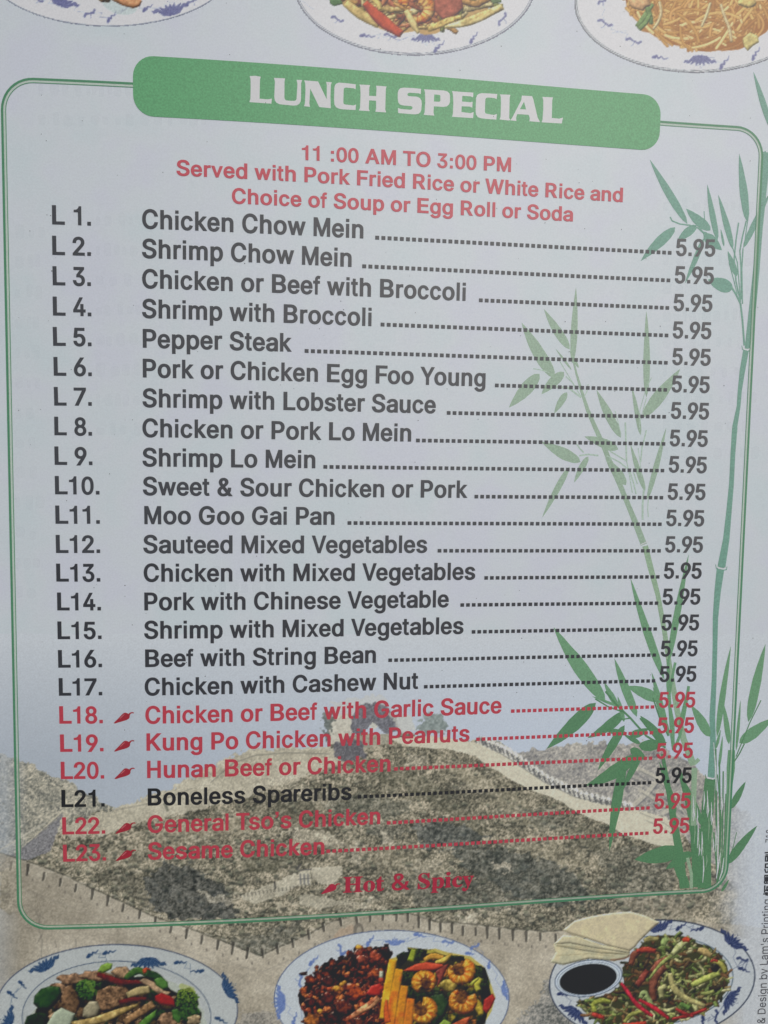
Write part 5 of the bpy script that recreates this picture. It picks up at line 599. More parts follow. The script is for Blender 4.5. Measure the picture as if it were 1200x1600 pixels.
fade_sides = np.clip((1182 - XX) / 60, 0, 1) * np.clip((XX + 130) / 60, 0, 1)
BOT = CY0 + CH
# sky tint; light falloff towards the left is painted into it
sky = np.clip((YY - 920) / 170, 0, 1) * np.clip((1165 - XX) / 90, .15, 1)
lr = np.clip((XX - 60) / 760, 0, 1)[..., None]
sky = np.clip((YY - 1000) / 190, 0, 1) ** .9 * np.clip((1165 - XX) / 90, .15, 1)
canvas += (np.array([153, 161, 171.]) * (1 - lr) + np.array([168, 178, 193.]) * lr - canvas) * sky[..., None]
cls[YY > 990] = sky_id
def scrub(lo, midc, hi, contrast=1.0, bias=0.0):
    v = .5 + contrast * ((n1 - .5) * .6 + (n2 - .5) * .75 + (n3 - .5) * .55 + (n5 - .5) * .35 + (n9 - .5) * .22) + (n22 - .5) * .48 + (n60 - .5) * .12 + bias
    v = np.clip(v, 0, 1)[..., None]
    return np.where(v < .5, np.array(lo) + (np.array(midc, float) - lo) * v * 2, np.array(midc) + (np.array(hi, float) - midc) * (v - .5) * 2)
FAR = scrub((104, 104, 106), (142, 140, 136), (176, 172, 163), .8)
VEG = scrub((60, 60, 52), (118, 114, 98), (176, 167, 148), 1.0)
ROCK = scrub((112, 108, 96), (158, 151, 134), (196, 190, 172), .9)
CREAM = scrub((146, 141, 126), (172, 167, 150), (188, 184, 168), .55)
WALLC = scrub((132, 126, 113), (156, 149, 134), (176, 170, 155), .5) * (.93 + .07 * np.clip(XX / 350, 0, 1))[..., None]  # wall darkened towards the left: dimmer corner light painted in
# right distant hill
M = region([(730, 1172), (790, 1178), (830, 1170), (900, 1163), (960, 1160), (1005, 1161), (1040, 1172), (1075, 1188), (1105, 1215), (1130, 1250), (1158, 1266), (1190, 1275), (1190, 1470), (900, 1400), (730, 1250)], 1.3)
lay(M, FAR, far_id, fade_sides * np.clip(.95 - (XX - 1120) / 110, .25, 1))
for i in range(16):
    x, y = 960 + i * 9, 1185 + i * 7 + (i % 3) * 6
    brush([(x, y), (x + 26, y + 14), (x + 48, y + 34)], 2.2, 2.2, (92, 94, 98), alpha=.35); brush([(x + 3, y + 5), (x + 29, y + 20), (x + 50, y + 41)], 2.4, 2.4, (180, 176, 164), alpha=.45)
for pts in [[(985, 1262), (1010, 1240), (1030, 1215), (1045, 1200)], [(995, 1200), (1020, 1212), (1050, 1240), (1075, 1275)], [(1000, 1235), (1040, 1262), (1078, 1290)], [(1028, 1236), (1046, 1246), (1050, 1262), (1036, 1270)]]:
    brush(pts, 7, 6, (178, 174, 160), crest_id, alpha=.7); brush([(x + 3, y + 4) for x, y in pts], 1.6, 1.6, (80, 84, 90), alpha=.6)
# left distant hill
M = region([(-130, 1165), (0, 1178), (40, 1190), (70, 1205), (100, 1218), (132, 1236), (160, 1252), (178, 1264), (165, 1276), (100, 1300), (0, 1365), (-130, 1440)], 1.2)
lay(M, scrub((92, 94, 90), (140, 138, 126), (182, 176, 160), 1.0), left_id, np.clip(.35 + (XX - 5) / 60, .4, 1))
# main hill
M = region([(150, 1268), (178, 1262), (215, 1250), (262, 1232), (300, 1214), (345, 1190), (385, 1172), (440, 1168), (500, 1170), (530, 1158), (560, 1150), (620, 1146), (690, 1152), (740, 1158), (780, 1180), (830, 1212), (880, 1245),
    (950, 1262), (1010, 1275), (1060, 1300), (1110, 1345), (1175, 1400), (1180, 1470), (1000, 1500), (600, 1520), (230, 1520), (0, 1420), (0, 1352), (60, 1312), (100, 1290)], 1.2)
fade_r = np.clip((1150 - XX) / 50 + .35 * (n9 - .3), 0, 1)
lay(M, VEG, hill_id, fade_r)
# folds of the hillside
for pts, c, al in [([(560, 1180), (640, 1200), (700, 1240), (760, 1290), (740, 1300), (660, 1250), (580, 1210)], (84, 84, 70), .4), ([(420, 1236), (480, 1250), (520, 1290), (500, 1330), (470, 1300), (430, 1262)], (92, 90, 76), .4),
    ([(700, 1190), (760, 1210), (820, 1250), (860, 1290), (830, 1296), (770, 1250), (710, 1216)], (150, 144, 124), .4), ([(240, 1300), (330, 1280), (420, 1276), (400, 1296), (320, 1306), (250, 1322)], (158, 150, 130), .45), ([(120, 1330), (200, 1316), (240, 1340), (190, 1356), (140, 1350)], (150, 144, 126), .4),
    ([(380, 1330), (440, 1322), (480, 1345), (420, 1366), (380, 1356)], (86, 86, 72), .45), ([(560, 1330), (640, 1324), (700, 1360), (640, 1372), (580, 1356)], (140, 134, 116), .35), ([(800, 1310), (880, 1316), (940, 1350), (900, 1360), (830, 1340)], (146, 140, 120), .35),
    ([(960, 1400), (1040, 1390), (1100, 1410), (1080, 1440), (980, 1436)], (132, 126, 112), .5), ([(150, 1366), (210, 1372), (260, 1410), (240, 1424), (190, 1396)], (88, 86, 76), .45), ([(860, 1285), (930, 1300), (960, 1330), (900, 1325)], (92, 92, 78), .4)]:
    M = region(pts, 3.0); lay(M, np.array(c, float) + (n3[..., None] - .5) * 50, None, al)
# bushes and their gaps, uphill side lit
rb = np.random.RandomState(17)
for k in range(2600):
    x, y = rb.uniform(-20, 1150), rb.uniform(1160, 1500); i, j = int(y - CY0), int(x - CX0)
    if cls[i, j] not in (hill_id, far_id, left_id): continue
    near = np.clip((y - 1180) / 220, .25, 1); r = rb.uniform(1.6, 3.6) * (.7 + .7 * near); al = fade_r[i, j] * rb.uniform(.35, .75)
    if cls[i, j] != hill_id: al *= .35; r *= .7
    if rb.rand() < .22: put(polymask(ellipse(x, y, r * 1.5, r * .6, rb.uniform(-35, 10), 9, .3, k)), (176, 170, 152), None, al * .8); continue
    put(polymask(ellipse(x + .6, y + r * .5, r * 1.25, r * .8, 0, 9, .25, k)), (58, 60, 54), None, al)
    put(polymask(ellipse(x - .4, y - r * .35, r, r * .6, 0, 9, .25, k + 1)), (122, 124, 106) if rb.rand() < .7 else (140, 134, 116), None, al)
# tan slope under the left skyline
M = region([(150, 1270), (215, 1250), (262, 1232), (300, 1214), (345, 1190), (385, 1172), (440, 1168), (545, 1168), (560, 1182), (520, 1196), (470, 1214), (400, 1238), (330, 1258), (250, 1278), (190, 1296), (110, 1312), (90, 1296)], 1.1)
lay(M, CREAM, path_id, .92)
brush([(330, 1222), (365, 1192), (400, 1180), (450, 1176), (515, 1178)], 2, 2, (110, 108, 100), alpha=.6); brush([(180, 1266), (240, 1254), (300, 1232)], 1.6, 1.6, (120, 116, 106), alpha=.6)
brush([(258, 1256), (262, 1266)], 5, 4, (90, 92, 82), alpha=.7)
# valley road on the left
M = region([(-130, 1430), (-20, 1370), (40, 1318), (96, 1266), (112, 1272), (80, 1310), (20, 1362), (-130, 1470)], .4)
lay(M, CREAM, path_id, np.clip(.5 + XX / 60, .35, .9))
M = region([(-20, 1372), (42, 1318), (98, 1272), (90, 1296), (78, 1330), (30, 1346)], .5); lay(M, np.array([112, 112, 116.]) + (n2[..., None] - .5) * 50, left_id, np.clip(.5 + XX / 50, .3, .9))
brush([(0, 1352), (40, 1322), (98, 1270)], 2, 2, (98, 98, 100), alpha=.7); brush([(-20, 1340), (30, 1310), (70, 1286)], 2, 3, (182, 178, 166), alpha=.6)
# dark copses
for pts, al, c in [([(222, 1372), (262, 1350), (305, 1352), (352, 1388), (375, 1440), (330, 1440), (270, 1438), (236, 1412)], .62, (52, 56, 56)), ([(640, 1292), (690, 1280), (740, 1296), (770, 1312), (720, 1326), (660, 1322)], .6, (62, 68, 68)),
    ([(700, 1330), (780, 1322), (860, 1345), (905, 1372), (930, 1410), (860, 1418), (790, 1390), (730, 1360)], .5, (60, 66, 64)), ([(500, 1255), (560, 1240), (650, 1255), (620, 1275), (540, 1280)], .35, (80, 84, 76)),
    ([(930, 1330), (1010, 1322), (1060, 1345), (1050, 1400), (960, 1400)], .28, (74, 78, 72)), ([(340, 1470), (400, 1462), (470, 1440), (450, 1480), (410, 1500), (370, 1492)], .4, (60, 64, 60)), ([(620, 1385), (760, 1372), (860, 1400), (800, 1425), (660, 1420)], .35, (66, 70, 66)),
    ([(560, 1290), (610, 1286), (650, 1300), (600, 1312)], .3, (70, 74, 70)), ([(800, 1260), (860, 1262), (900, 1290), (850, 1300)], .3, (72, 76, 70))]:
    M = region(pts, 2.2); lay(M, np.array(c, float) + (n5[..., None] - .45) * 60 + (n2[..., None] - .5) * 36, foot_id, al)
# bright rocks and paths
for pts, al in [([(440, 1300), (490, 1292), (520, 1300), (540, 1318), (500, 1320), (470, 1314)], .7), ([(395, 1212), (470, 1208), (460, 1236), (410, 1240)], .5), ([(590, 1270), (600, 1300), (622, 1318), (598, 1316)], .7), ([(640, 1175), (668, 1182), (656, 1205), (636, 1196)], .55),
    ([(300, 1392), (380, 1402), (360, 1412), (330, 1410)], .6), ([(510, 1420), (540, 1406), (600, 1404), (570, 1420)], .55), ([(768, 1352), (792, 1344), (802, 1358), (780, 1360)], .85), ([(640, 1352), (668, 1340), (690, 1350), (650, 1372)], .4), ([(545, 1325), (560, 1318), (566, 1350), (550, 1352)], .6),
    ([(460, 1228), (530, 1240), (520, 1256), (470, 1250)], .35), ([(700, 1226), (760, 1218), (770, 1236), (720, 1240)], .3), ([(715, 1432), (745, 1428), (742, 1448), (715, 1446)], .7)]:
    M = region(pts, 1.8); lay(M, ROCK + 10, path_id, al)
M = region([(372, 1400), (420, 1382), (462, 1362), (470, 1380), (440, 1398), (395, 1412)], .5); lay(M, CREAM, path_id, .8)
M = region([(486, 1356), (534, 1352), (534, 1366), (520, 1382), (500, 1380), (486, 1370)], .15); lay(M, CREAM + 4, path_id, .9)
M = region([(466, 1362), (484, 1358), (486, 1384), (466, 1384)], .3); lay(M, CREAM, tower_id, .85)
put(polymask([(577, 1134), (579, 1124), (584, 1119), (589, 1124), (590, 1136), (584, 1140)]), (182, 180, 168), tower_id, .85)
for pts in [[(552, 1118), (552, 1146)], [(604, 1108), (612, 1140)], [(560, 1102), (604, 1100)]]: brush(pts, 2.6, 2.2, (74, 74, 78), tower_id, alpha=.6)
for pts in [[(516, 1122), (546, 1118)], [(514, 1140), (548, 1138)]]: brush(pts, 1.6, 1.6, (112, 106, 98), None, alpha=.5)
for x in (469, 475, 481): brush([(x, 1366), (x + 1, 1382)], 2, 2, (84, 86, 92), alpha=.75)
brush([(466, 1360), (486, 1358)], 2, 2, (78, 78, 80), alpha=.7); brush([(466, 1374), (486, 1372)], 1.5, 1.5, (78, 78, 80), alpha=.6)
brush([(464, 1358), (470, 1350)], 4, 3, (60, 60, 60), alpha=.7); brush([(429, 1378), (430, 1388)], 3, 3, (60, 60, 58), alpha=.8)
M = region([(470, 1396), (510, 1400), (540, 1412), (500, 1420), (465, 1412)], .8); lay(M, CREAM, path_id, .7)
for i in range(26):
    x = 345 + i * 6; brush([(x, 1402 - i * .9), (x + 1, 1406 - i * .9)], 2, 2, (70, 68, 62), alpha=.6)
# wall walk down the right side
band = [(600, 1152), (660, 1150), (700, 1152), (742, 1160), (780, 1176), (812, 1196), (850, 1222), (886, 1240), (932, 1254), (985, 1262), (1040, 1278), (1060, 1290), (1056, 1330), (1015, 1316), (975, 1304), (948, 1286), (918, 1277), (900, 1268), (873, 1250), (838, 1238), (800, 1219), (772, 1202), (742, 1181), (700, 1170), (640, 1166)]
M = region(band, .35); lay(M, np.array([185, 181, 164.]) + (n3[..., None] - .5) * 16, band_id)
M = region([(742, 1160), (780, 1176), (812, 1196), (850, 1222), (886, 1240), (932, 1254), (985, 1262), (985, 1254), (935, 1243), (888, 1228), (850, 1208), (812, 1180), (780, 1158), (748, 1150)], .35)
lay(M, scrub((96, 98, 98), (170, 168, 158), (200, 198, 188), 1.3), crest_id)
for i in range(30):
    t = i / 29; x = np.interp(t, [0, .2, .45, .7, 1], [752, 790, 850, 905, 980]); y = np.interp(t, [0, .2, .45, .7, 1], [1156, 1172, 1214, 1240, 1258])
    brush([(x, y), (x + 3, y + 8)], 2.8, 2.4, (74, 76, 80), alpha=.8); brush([(x + 5, y - 3), (x + 8, y + 3)], 4.4, 4, (208, 205, 194), alpha=.85)
brush([(752, 1160), (790, 1182), (850, 1222), (900, 1246), (985, 1262)], 1.5, 1.5, (110, 110, 106), alpha=.7)
for pts in [[(1000, 1270), (1030, 1282), (1060, 1300)], [(1010, 1282), (1040, 1296), (1064, 1314)]]: brush(pts, 1.5, 1.5, (120, 120, 112), alpha=.6)
# summit tower
M = region([(515, 1098), (560, 1090), (600, 1088), (608, 1108), (600, 1120), (530, 1124)], 1.2); lay(M, np.array([176, 178, 176.]), sky_id, .7)
M = region([(512, 1120), (548, 1116), (552, 1160), (516, 1164)], .6); lay(M, np.array([178, 174, 160.]) + (n3[..., None] - .5) * 30, tower_id, .9)
put(polymask([(530, 1166), (556, 1150), (612, 1146), (612, 1160), (560, 1172)]), (150, 148, 134), crest_id, .8)
M = region([(548, 1120), (560, 1104), (585, 1096), (606, 1104), (618, 1122), (624, 1142), (600, 1146), (588, 1132), (580, 1126), (572, 1140), (562, 1150), (549, 1146)], .5); lay(M, np.array([98, 98, 104.]) + (n2[..., None] - .5) * 40, tower_id, .92)
M = region([(604, 1112), (640, 1118), (652, 1140), (628, 1146), (618, 1132)], .8); lay(M, np.array([176, 176, 168.]), tower_id, .7)
M = region([(518, 1166), (545, 1150), (566, 1160), (572, 1182), (545, 1190), (524, 1184)], .8); lay(M, np.array([88, 88, 94.]) + (n2[..., None] - .5) * 40, tower_id, .9)
M = region([(506, 1118), (520, 1110), (518, 1145), (512, 1156), (505, 1140)], 1.6); lay(M, np.array([90, 96, 92.]) + (n3[..., None] - .5) * 50, foot_id, .85)
M = region([(652, 1138), (656, 1122), (672, 1112), (690, 1118), (700, 1132), (692, 1146), (664, 1148)], 1.8); lay(M, np.array([118, 128, 124.]) + (n3[..., None] - .5) * 50, foot_id, .85)
# near parapet wall
crest = [(-130, 1310), (0, 1334), (42, 1346), (92, 1364), (142, 1388), (192, 1410), (238, 1432), (292, 1450), (340, 1468), (385, 1486), (408, 1494), (432, 1482), (478, 1462), (520, 1440), (560, 1430), (600, 1430), (640, 1428), (680, 1440), (740, 1445), (800, 1452), (860, 1456), (900, 1452), (960, 1446), (1010, 1442), (1080, 1440), (1150, 1444), (1200, 1450)]
M = region(crest + [(1200, BOT - 5), (-130, BOT - 5)], .15)
lay(M, WALLC + (n60[..., None] - .5) * 16, para_id, np.clip(.62 + XX / 90, .62, 1) * np.clip((1175 - XX) / 70, 0.15, 1))
brush([(x, y - 1) for x, y in crest[1:-4]], 2.4, 2.4, (76, 74, 66), alpha=.6)
for dy, al in ((26, .22), (44, .16)): brush([(x, y + dy) for x, y in crest[1:-5]], 1.1, 1.1, (118, 112, 102), alpha=al)
rc = np.random.RandomState(12)
for k in range(240):
    x = rc.uniform(30, 1140); y = np.interp(x, [c[0] for c in crest], [c[1] for c in crest]) + rc.uniform(10, 150); L = rc.uniform(1, 7)
    brush([(x, y), (x + L, y + L * rc.uniform(-.2, .5))], 1.4, 1.2, [(116, 110, 100), (182, 178, 164)][rc.randint(2)], alpha=rc.uniform(.15, .45))
ticks = [(-9, 1343), (17, 1354), (43, 1360), (68, 1370), (94, 1379), (118, 1388), (144, 1398), (168, 1408), (192, 1419), (218, 1429), (242, 1440), (267, 1451), (291, 1460), (315, 1469), (340, 1477), (363, 1483), (386, 1490), (408, 1490), (431, 1483), (455, 1474), (480, 1461), (503, 1449), (530, 1440),
    (555, 1437), (577, 1434), (597, 1432), (618, 1432), (636, 1434), (653, 1442), (670, 1446), (687, 1450), (705, 1452), (722, 1455), (742, 1456), (760, 1458), (779, 1460), (800, 1462), (821, 1464), (843, 1464), (867, 1466), (1000, 1452), (1040, 1450), (1085, 1452), (1128, 1458)]
rr = np.random.RandomState(3)
for i, (x, y) in enumerate(ticks):
    sl = -2 if i < 17 else 2 if i < 24 else 0; al = .85 if i > 1 and x < 900 else .4
    q = rr.uniform(.8, 1.25); brush([(x + 1, y - 7 * q), (x + 1.6 + sl * .4, y - 1), (x + 1 + sl, y + 6 * q)], 4.4 * q, 3.2, (56, 54, 49), alpha=al * rr.uniform(.8, 1), mid=4.8)
    brush([(x + 4, y - 6), (x + 4 + sl, y + 5)], 1.6, 1.4, (194, 190, 174), alpha=.6)
    brush([(x + 6, y - 10), (x + 16, y - 7)], 3, 2, (190, 186, 172), alpha=.35)
    brush([(x + 10 + sl, y + 14), (x + 10 + sl, y + 16)], 3, 3, (92, 88, 82), alpha=al * .7)
brush([(30, 1388), (120, 1420), (230, 1462), (330, 1500), (410, 1518), (480, 1490), (560, 1462)], 1.2, 1.2, (128, 124, 116), alpha=.4)
for pts in [[(56, 1424), (62, 1436), (60, 1450), (66, 1470), (64, 1492), (72, 1510)], [(62, 1430), (70, 1436)], [(66, 1460), (58, 1474)], [(86, 1470), (88, 1480)], [(118, 1468), (119, 1480)]]: brush(pts, 2.4, 1.6, (104, 100, 92), alpha=.55)
M = region([(668, 1300 + 150), (0 + 524, 1300 + 160), (545, 1446), (565, 1440), (570, 1452), (556, 1462)], .8) if False else None
for cx, cy, r in [(560, 1453, 8)]:
    put(polymask(ellipse(cx, cy, r, 11)), (96, 92, 84), path_id, .8); put(polymask(ellipse(cx + 1, cy + 2, r - 4, 7)), (150, 144, 130), path_id, .8)
M = region([(520, 1462), (530, 1450), (552, 1444), (552, 1466), (526, 1474)], .5); lay(M, np.array([158, 138, 118.]), path_id, .6)
# shrub between the lower plates
M = region([(842, 1560), (850, 1540), (870, 1528), (900, 1516), (945, 1512), (945, 1700), (780, 1700), (800, 1600)], 2.0); lay(M, scrub((74, 78, 76), (122, 122, 118), (160, 156, 148), 1.0), foot_id, .95)
M = region([(372, 1600), (380, 1584), (430, 1580), (440, 1600), (470, 1700), (350, 1700)], 2.0); lay(M, scrub((96, 96, 92), (136, 132, 124), (160, 156, 146), 1.0), foot_id, .9)

# ---- porcelain
def motif(x, y, ang, s, kind, rgb, cid):
    c, sn = math.cos(math.radians(ang)), math.sin(math.radians(ang))
    T = lambda pts: [(x + (a * c - b * sn) * s, y + (a * sn + b * c) * s) for a, b in pts]
    pale = np.array(rgb) * .45 + np.array([175, 185, 200]) * .55
    if kind == 'flower':
        for k, (dx, dy, L) in enumerate([(-1, -.15, 17), (-.86, -.5, 17), (-.5, -.8, 13), (0, -1, 10), (.5, -.8, 13), (.86, -.5, 17), (1, -.15, 17)]):
            brush(T([(dx * 2, dy * 2 + 4), (dx * L * .6, dy * L * .6 + 1), (dx * L * 1.12, dy * L * 1.12 - 2)]), 2.2 * s, 1.2, rgb, cid, .95, mid=8.2 * s)
            for e in (-1.6, 1.6): brush(T([(dx * 4 + e * dy, dy * 4 + 3 - e * dx), (dx * L * .9 + e * dy, dy * L * .9 - 1 - e * dx)]), .7, .5, pale, None, .75)
        for q in (-1, 1):
            brush(T([(q * 15, -5), (q * 20, -8), (q * 25, -6), (q * 28, -9)]), 2.5, 1.5, rgb, cid, .92, mid=6.4 * s)
            brush(T([(q * 17, -7), (q * 24, -7)]), .8, .6, pale, None, .5)
        for dx, dy in ((-4, -14), (0, -16), (4, -14), (2, -12), (-2, -18)): put(polymask(ellipse(*T([(dx, dy)])[0], .8, .8, n=8)), rgb, cid, .8)
    elif kind == 'squig':
        brush(T([(-12, 4), (-8, -1), (-3, 1), (-1, -4), (5, -2), (10, -7)]), 4.6, 1.4, rgb, cid, .9, mid=2.6)
        put(polymask(ellipse(*T([(-9, 3)])[0], 2.4, 1.9, n=12)), rgb, cid, .9)
    elif kind == 'vine':
        brush(T([(-14, 6), (-4, 1), (4, -2), (14, -7)]), .7, .7, rgb, cid, .6)
    elif kind == 'crab':
        brush(T([(-11, 2), (-7, -2), (-2, 0), (3, 0), (8, 1), (11, -3)]), 4.4, 4, rgb, cid, .85, mid=2.6); brush(T([(2, 0), (1, 7), (-2, 10)]), 1.6, .8, rgb, cid, .7)
PARENT = {}
def plate(key, label, cx, cy, a, b, rot, white, ringc, inner, ring_w=1.6, double=False):
    cid = new_class('dish_picture', 'menu', label); PARENT[key] = cid
    put(polymask(ellipse(cx, cy, a, b, rot, 140)), ringc, cid)
    put(polymask(ellipse(cx, cy, a - ring_w, b - ring_w, rot, 140)), white, cid)
    if double: put(polymask(ellipse(cx, cy, a - 3.6, b - 3.6, rot, 140)), ringc, cid, .85); put(polymask(ellipse(cx, cy, a - 4.8, b - 4.8, rot, 140)), white, cid)
    gx = np.asarray(white, float)
    if inner:
        ix, iy, ia, ib, ic = inner
        put(polymask(ellipse(ix, iy, ia, ib, rot, 120)), ic, cid); put(polymask(ellipse(ix, iy, ia - 1.2, ib - 1.2, rot, 120)), gx - 5, cid)
        put(polymask(ellipse(ix, iy + 2, ia - 9, ib - 7, rot, 120)), gx + 3, cid, .6)
    return cid
def rim_motifs(cid, lst, rgb, jitter=0):
    for (xa, ya, *_a), (xb, yb, *_b) in zip(sorted(lst)[:-1], sorted(lst)[1:]):
        if 12 < math.hypot(xb - xa, yb - ya) < 48: brush([(xa, ya), ((xa + xb) / 2 + 2, (ya + yb) / 2 - 4), ((xa + xb) / 2 - 2, (ya + yb) / 2 + 3), (xb, yb)], .9, .9, rgb, cid, .5)
    for x, y, ang, s, kind in lst: motif(x, y, ang, s, kind, rgb, cid)
rp = np.random.RandomState(21)
def rnd_blob(cx, cy, r, seed, ar=1.0, rot=0): return ellipse(cx, cy, r, r * ar, rot, 14, .18, seed)
def scatter(cid, cx, cy, a, b, n, cols, rmin, rmax, seed, texture=.35, gloss=.4, ar=.7, rim=.35, strips=False):
    r = np.random.RandomState(seed)
    for k in range(n):
        t, q = r.uniform(0, 2 * math.pi), math.sqrt(r.uniform(0, 1)); x, y = cx + a * q * math.cos(t), cy + b * q * math.sin(t)
        c = np.array(cols[r.randint(len(cols))], float) * r.uniform(.8, 1.15); s = r.uniform(rmin, rmax)
        if strips:
            th = r.uniform(0, math.pi); L = s * 2.4; bx, by = L * math.cos(th), L * math.sin(th) * .7; k2 = r.uniform(-.5, .5)
            piece(strip_poly([(x - bx, y - by), (x - by * k2, y + bx * k2), (x + bx, y + by)], s * .6, s * .5, s * .8, .15, k), c, cid, s * .4, texture, gloss, rim=rim)
        else: piece(rnd_blob(x, y, s, seed * 100 + k, r.uniform(ar, 1), r.uniform(0, 180)), c, cid, s * .7, texture, gloss, rim=rim)
def broccoli(cid, cx, cy, r, seed, dark=(34, 62, 30), light=(92, 128, 58), stalk=None):
    q = np.random.RandomState(seed)
    if stalk: piece(strip_poly([(cx, cy), stalk], r * .7, r * .55), (128, 150, 84), cid, r * .3, .15)
    piece(rnd_blob(cx, cy, r, seed, .9), np.array(dark) * .7, cid, r * .6, .3, .0)
    for k in range(int(r * r * .42)):
        t, s = q.uniform(0, 2 * math.pi), math.sqrt(q.uniform(0, 1)) * r * .95; x, y = cx + s * math.cos(t), cy + s * math.sin(t) * .9
        f = np.clip(.5 - (x - cx) / r * .15 - (y - cy) / r * .5 + q.uniform(-.3, .3), 0, 1); c = np.array(dark) * (1 - f) + np.array(light) * f
        put(polymask(ellipse(x, y, 1.5, 1.3, n=7)), c, cid, .85)
def shrimp(cid, cx, cy, r, start, sweep, col=(206, 136, 58), seed=0, w=None):
    if w is None: piece(rnd_blob(cx, cy, r * .6, seed + 40, .92), (96, 62, 32), cid, r * .3, .6, .2)
    w = w or r * .74; n = 16; t = np.radians(np.linspace(start, start + sweep, n)); P = np.stack([cx + r * .62 * np.cos(t), cy + r * .58 * np.sin(t)], -1)
    ww = np.interp(np.linspace(0, 1, n), [0, .15, .6, 1], [w * .75, w, w * .8, w * .35])
    d = np.gradient(P, axis=0); d /= np.hypot(d[:, 0], d[:, 1])[:, None]; nn = np.stack([-d[:, 1], d[:, 0]], -1)
    poly = np.concatenate([P + nn * ww[:, None] / 2, (P - nn * ww[:, None] / 2)[::-1]])
    piece(poly, col, cid, w * .42, .4, .5, rim=.45, tint=(190, 96, 36))
    for k in range(2, n - 1, 2): brush([P[k] + nn[k] * ww[k] * .5, P[k] - nn[k] * ww[k] * .5], 1.4, 1.0, (136, 62, 26), None, .7)
    for k in range(1, n - 2, 2): brush([P[k] + nn[k] * ww[k] * .3, P[k] - nn[k] * ww[k] * .1], 2.2, 1.4, (226, 190, 96), None, .6)

# 1 beef and broccoli, bottom left
WB = (160, 165, 165)  # lower plate whites painted greyer to carry the dimmer light there
p1 = plate('p1', 'blue and white oval plate of meat, broccoli and baby corn at the lower left', 182, 1578, 190, 103, 0, WB, (52, 62, 84), (182, 1589, 148, 88, (58, 72, 92)))
B1 = (32, 56, 88)
rim_motifs(p1, [(72, 1512, -28, .95, 'flower'), (232, 1500, 178, .98, 'flower'), (354, 1547, 62, .95, 'flower'), (16, 1598, -68, .95, 'flower'), (35, 1540, 70, .6, 'squig'), (19, 1556, 60, .7, 'squig'), (146, 1491, -8, .8, 'squig'), (172, 1489, 10, .8, 'squig'),
    (283, 1505, 20, .75, 'squig'), (307, 1516, 200, .8, 'squig'), (346, 1596, 50, .8, 'squig'), (297, 1514, 110, .6, 'vine'), (165, 1496, 100, .5, 'vine'), (62, 1620, 250, .9, 'flower'), (300, 1655, 150, .9, 'flower'), (180, 1672, 180, .9, 'flower')], B1)
g = new_class('stir_fry', 'p1', 'dark mixed meat and greens')
put(polymask(ellipse(184, 1598, 136, 82, 0, 60, .03, 4)), (150, 158, 140), p1, .5)
put(polymask(ellipse(184, 1600, 130, 76, 0, 60, .05, 5)), (34, 32, 22), g)
scatter(g, 184, 1605, 118, 66, 190, [(100, 78, 56), (88, 68, 48), (60, 50, 32), (36, 52, 28), (130, 104, 76), (44, 40, 30)], 7, 13, 31, .5, .35)
def one(pk, name, poly, rgb, round_px=5, texture=.25, gloss=.3, **k):
    c = new_class(name, pk); piece(poly, rgb, c, round_px, texture, gloss, **k); return c
for pts in [(112, 1530, 22, 9), (150, 1524, 26, 8), (90, 1545, 16, 9)]: one('p1', 'meat_slice', rnd_blob(pts[0], pts[1], pts[2], int(pts[0]), pts[3] / pts[2]), (128, 100, 76), 5, .5)
one('p1', 'green_pepper', [(52, 1568), (54, 1556), (64, 1545), (80, 1540), (94, 1542), (97, 1552), (90, 1566), (76, 1578), (62, 1578)], (40, 66, 34), 9, .2, .2)
one('p1', 'green_pepper', [(38, 1600), (42, 1588), (60, 1581), (74, 1584), (78, 1596), (70, 1606), (44, 1612)], (28, 44, 24), 7, .25, .2)
one('p1', 'meat_slice', [(95, 1560), (100, 1542), (112, 1538), (122, 1556), (125, 1572), (118, 1586), (106, 1584), (97, 1574)], (102, 78, 56), 6, .5)
c = new_class('broccoli_floret', 'p1'); broccoli(c, 136, 1546, 19, 41, stalk=None); brush([(138, 1535), (146, 1548)], 8, 6, (110, 138, 60), c, .5)
one('p1', 'snow_pea', [(152, 1518), (158, 1508), (168, 1504), (176, 1506), (174, 1514), (162, 1520)], (118, 150, 62), 4, .15)
one('p1', 'meat_slice', [(172, 1519), (182, 1511), (198, 1510), (204, 1518), (200, 1530), (186, 1530)], (142, 116, 88), 5, .5)
one('p1', 'green_pepper', strip_poly([(196, 1530), (206, 1520), (218, 1515), (228, 1522)], 8, 8, 12), (60, 92, 40), 4, .2)
one('p1', 'red_pepper', [(222, 1515), (228, 1511), (236, 1514), (234, 1520), (224, 1521)], (168, 72, 44), 3)
one('p1', 'snow_pea', strip_poly([(228, 1520), (244, 1526), (256, 1536)], 12, 10, 14), (38, 62, 30), 5, .3)
one('p1', 'meat_slice', [(148, 1572), (152, 1548), (170, 1540), (198, 1542), (202, 1552), (192, 1568), (176, 1578), (158, 1580)], (124, 96, 70), 5, .6)
one('p1', 'dried_chili', strip_poly([(152, 1522), (168, 1528), (190, 1536), (225, 1534)], 7, 6, 11), (104, 34, 22), 4, .3)
one('p1', 'mushroom', [(226, 1528), (240, 1534), (256, 1548), (268, 1550), (262, 1556), (246, 1552), (230, 1540), (216, 1532)], (158, 132, 104), 3, .35)
one('p1', 'green_pepper', [(240, 1530), (252, 1526), (262, 1534), (263, 1544), (254, 1546), (244, 1540)], (76, 116, 54), 5, .15)
one('p1', 'bamboo_shoot', strip_poly([(198, 1556), (216, 1548), (234, 1546)], 10, 12, 13), (158, 142, 100), 4, .2)
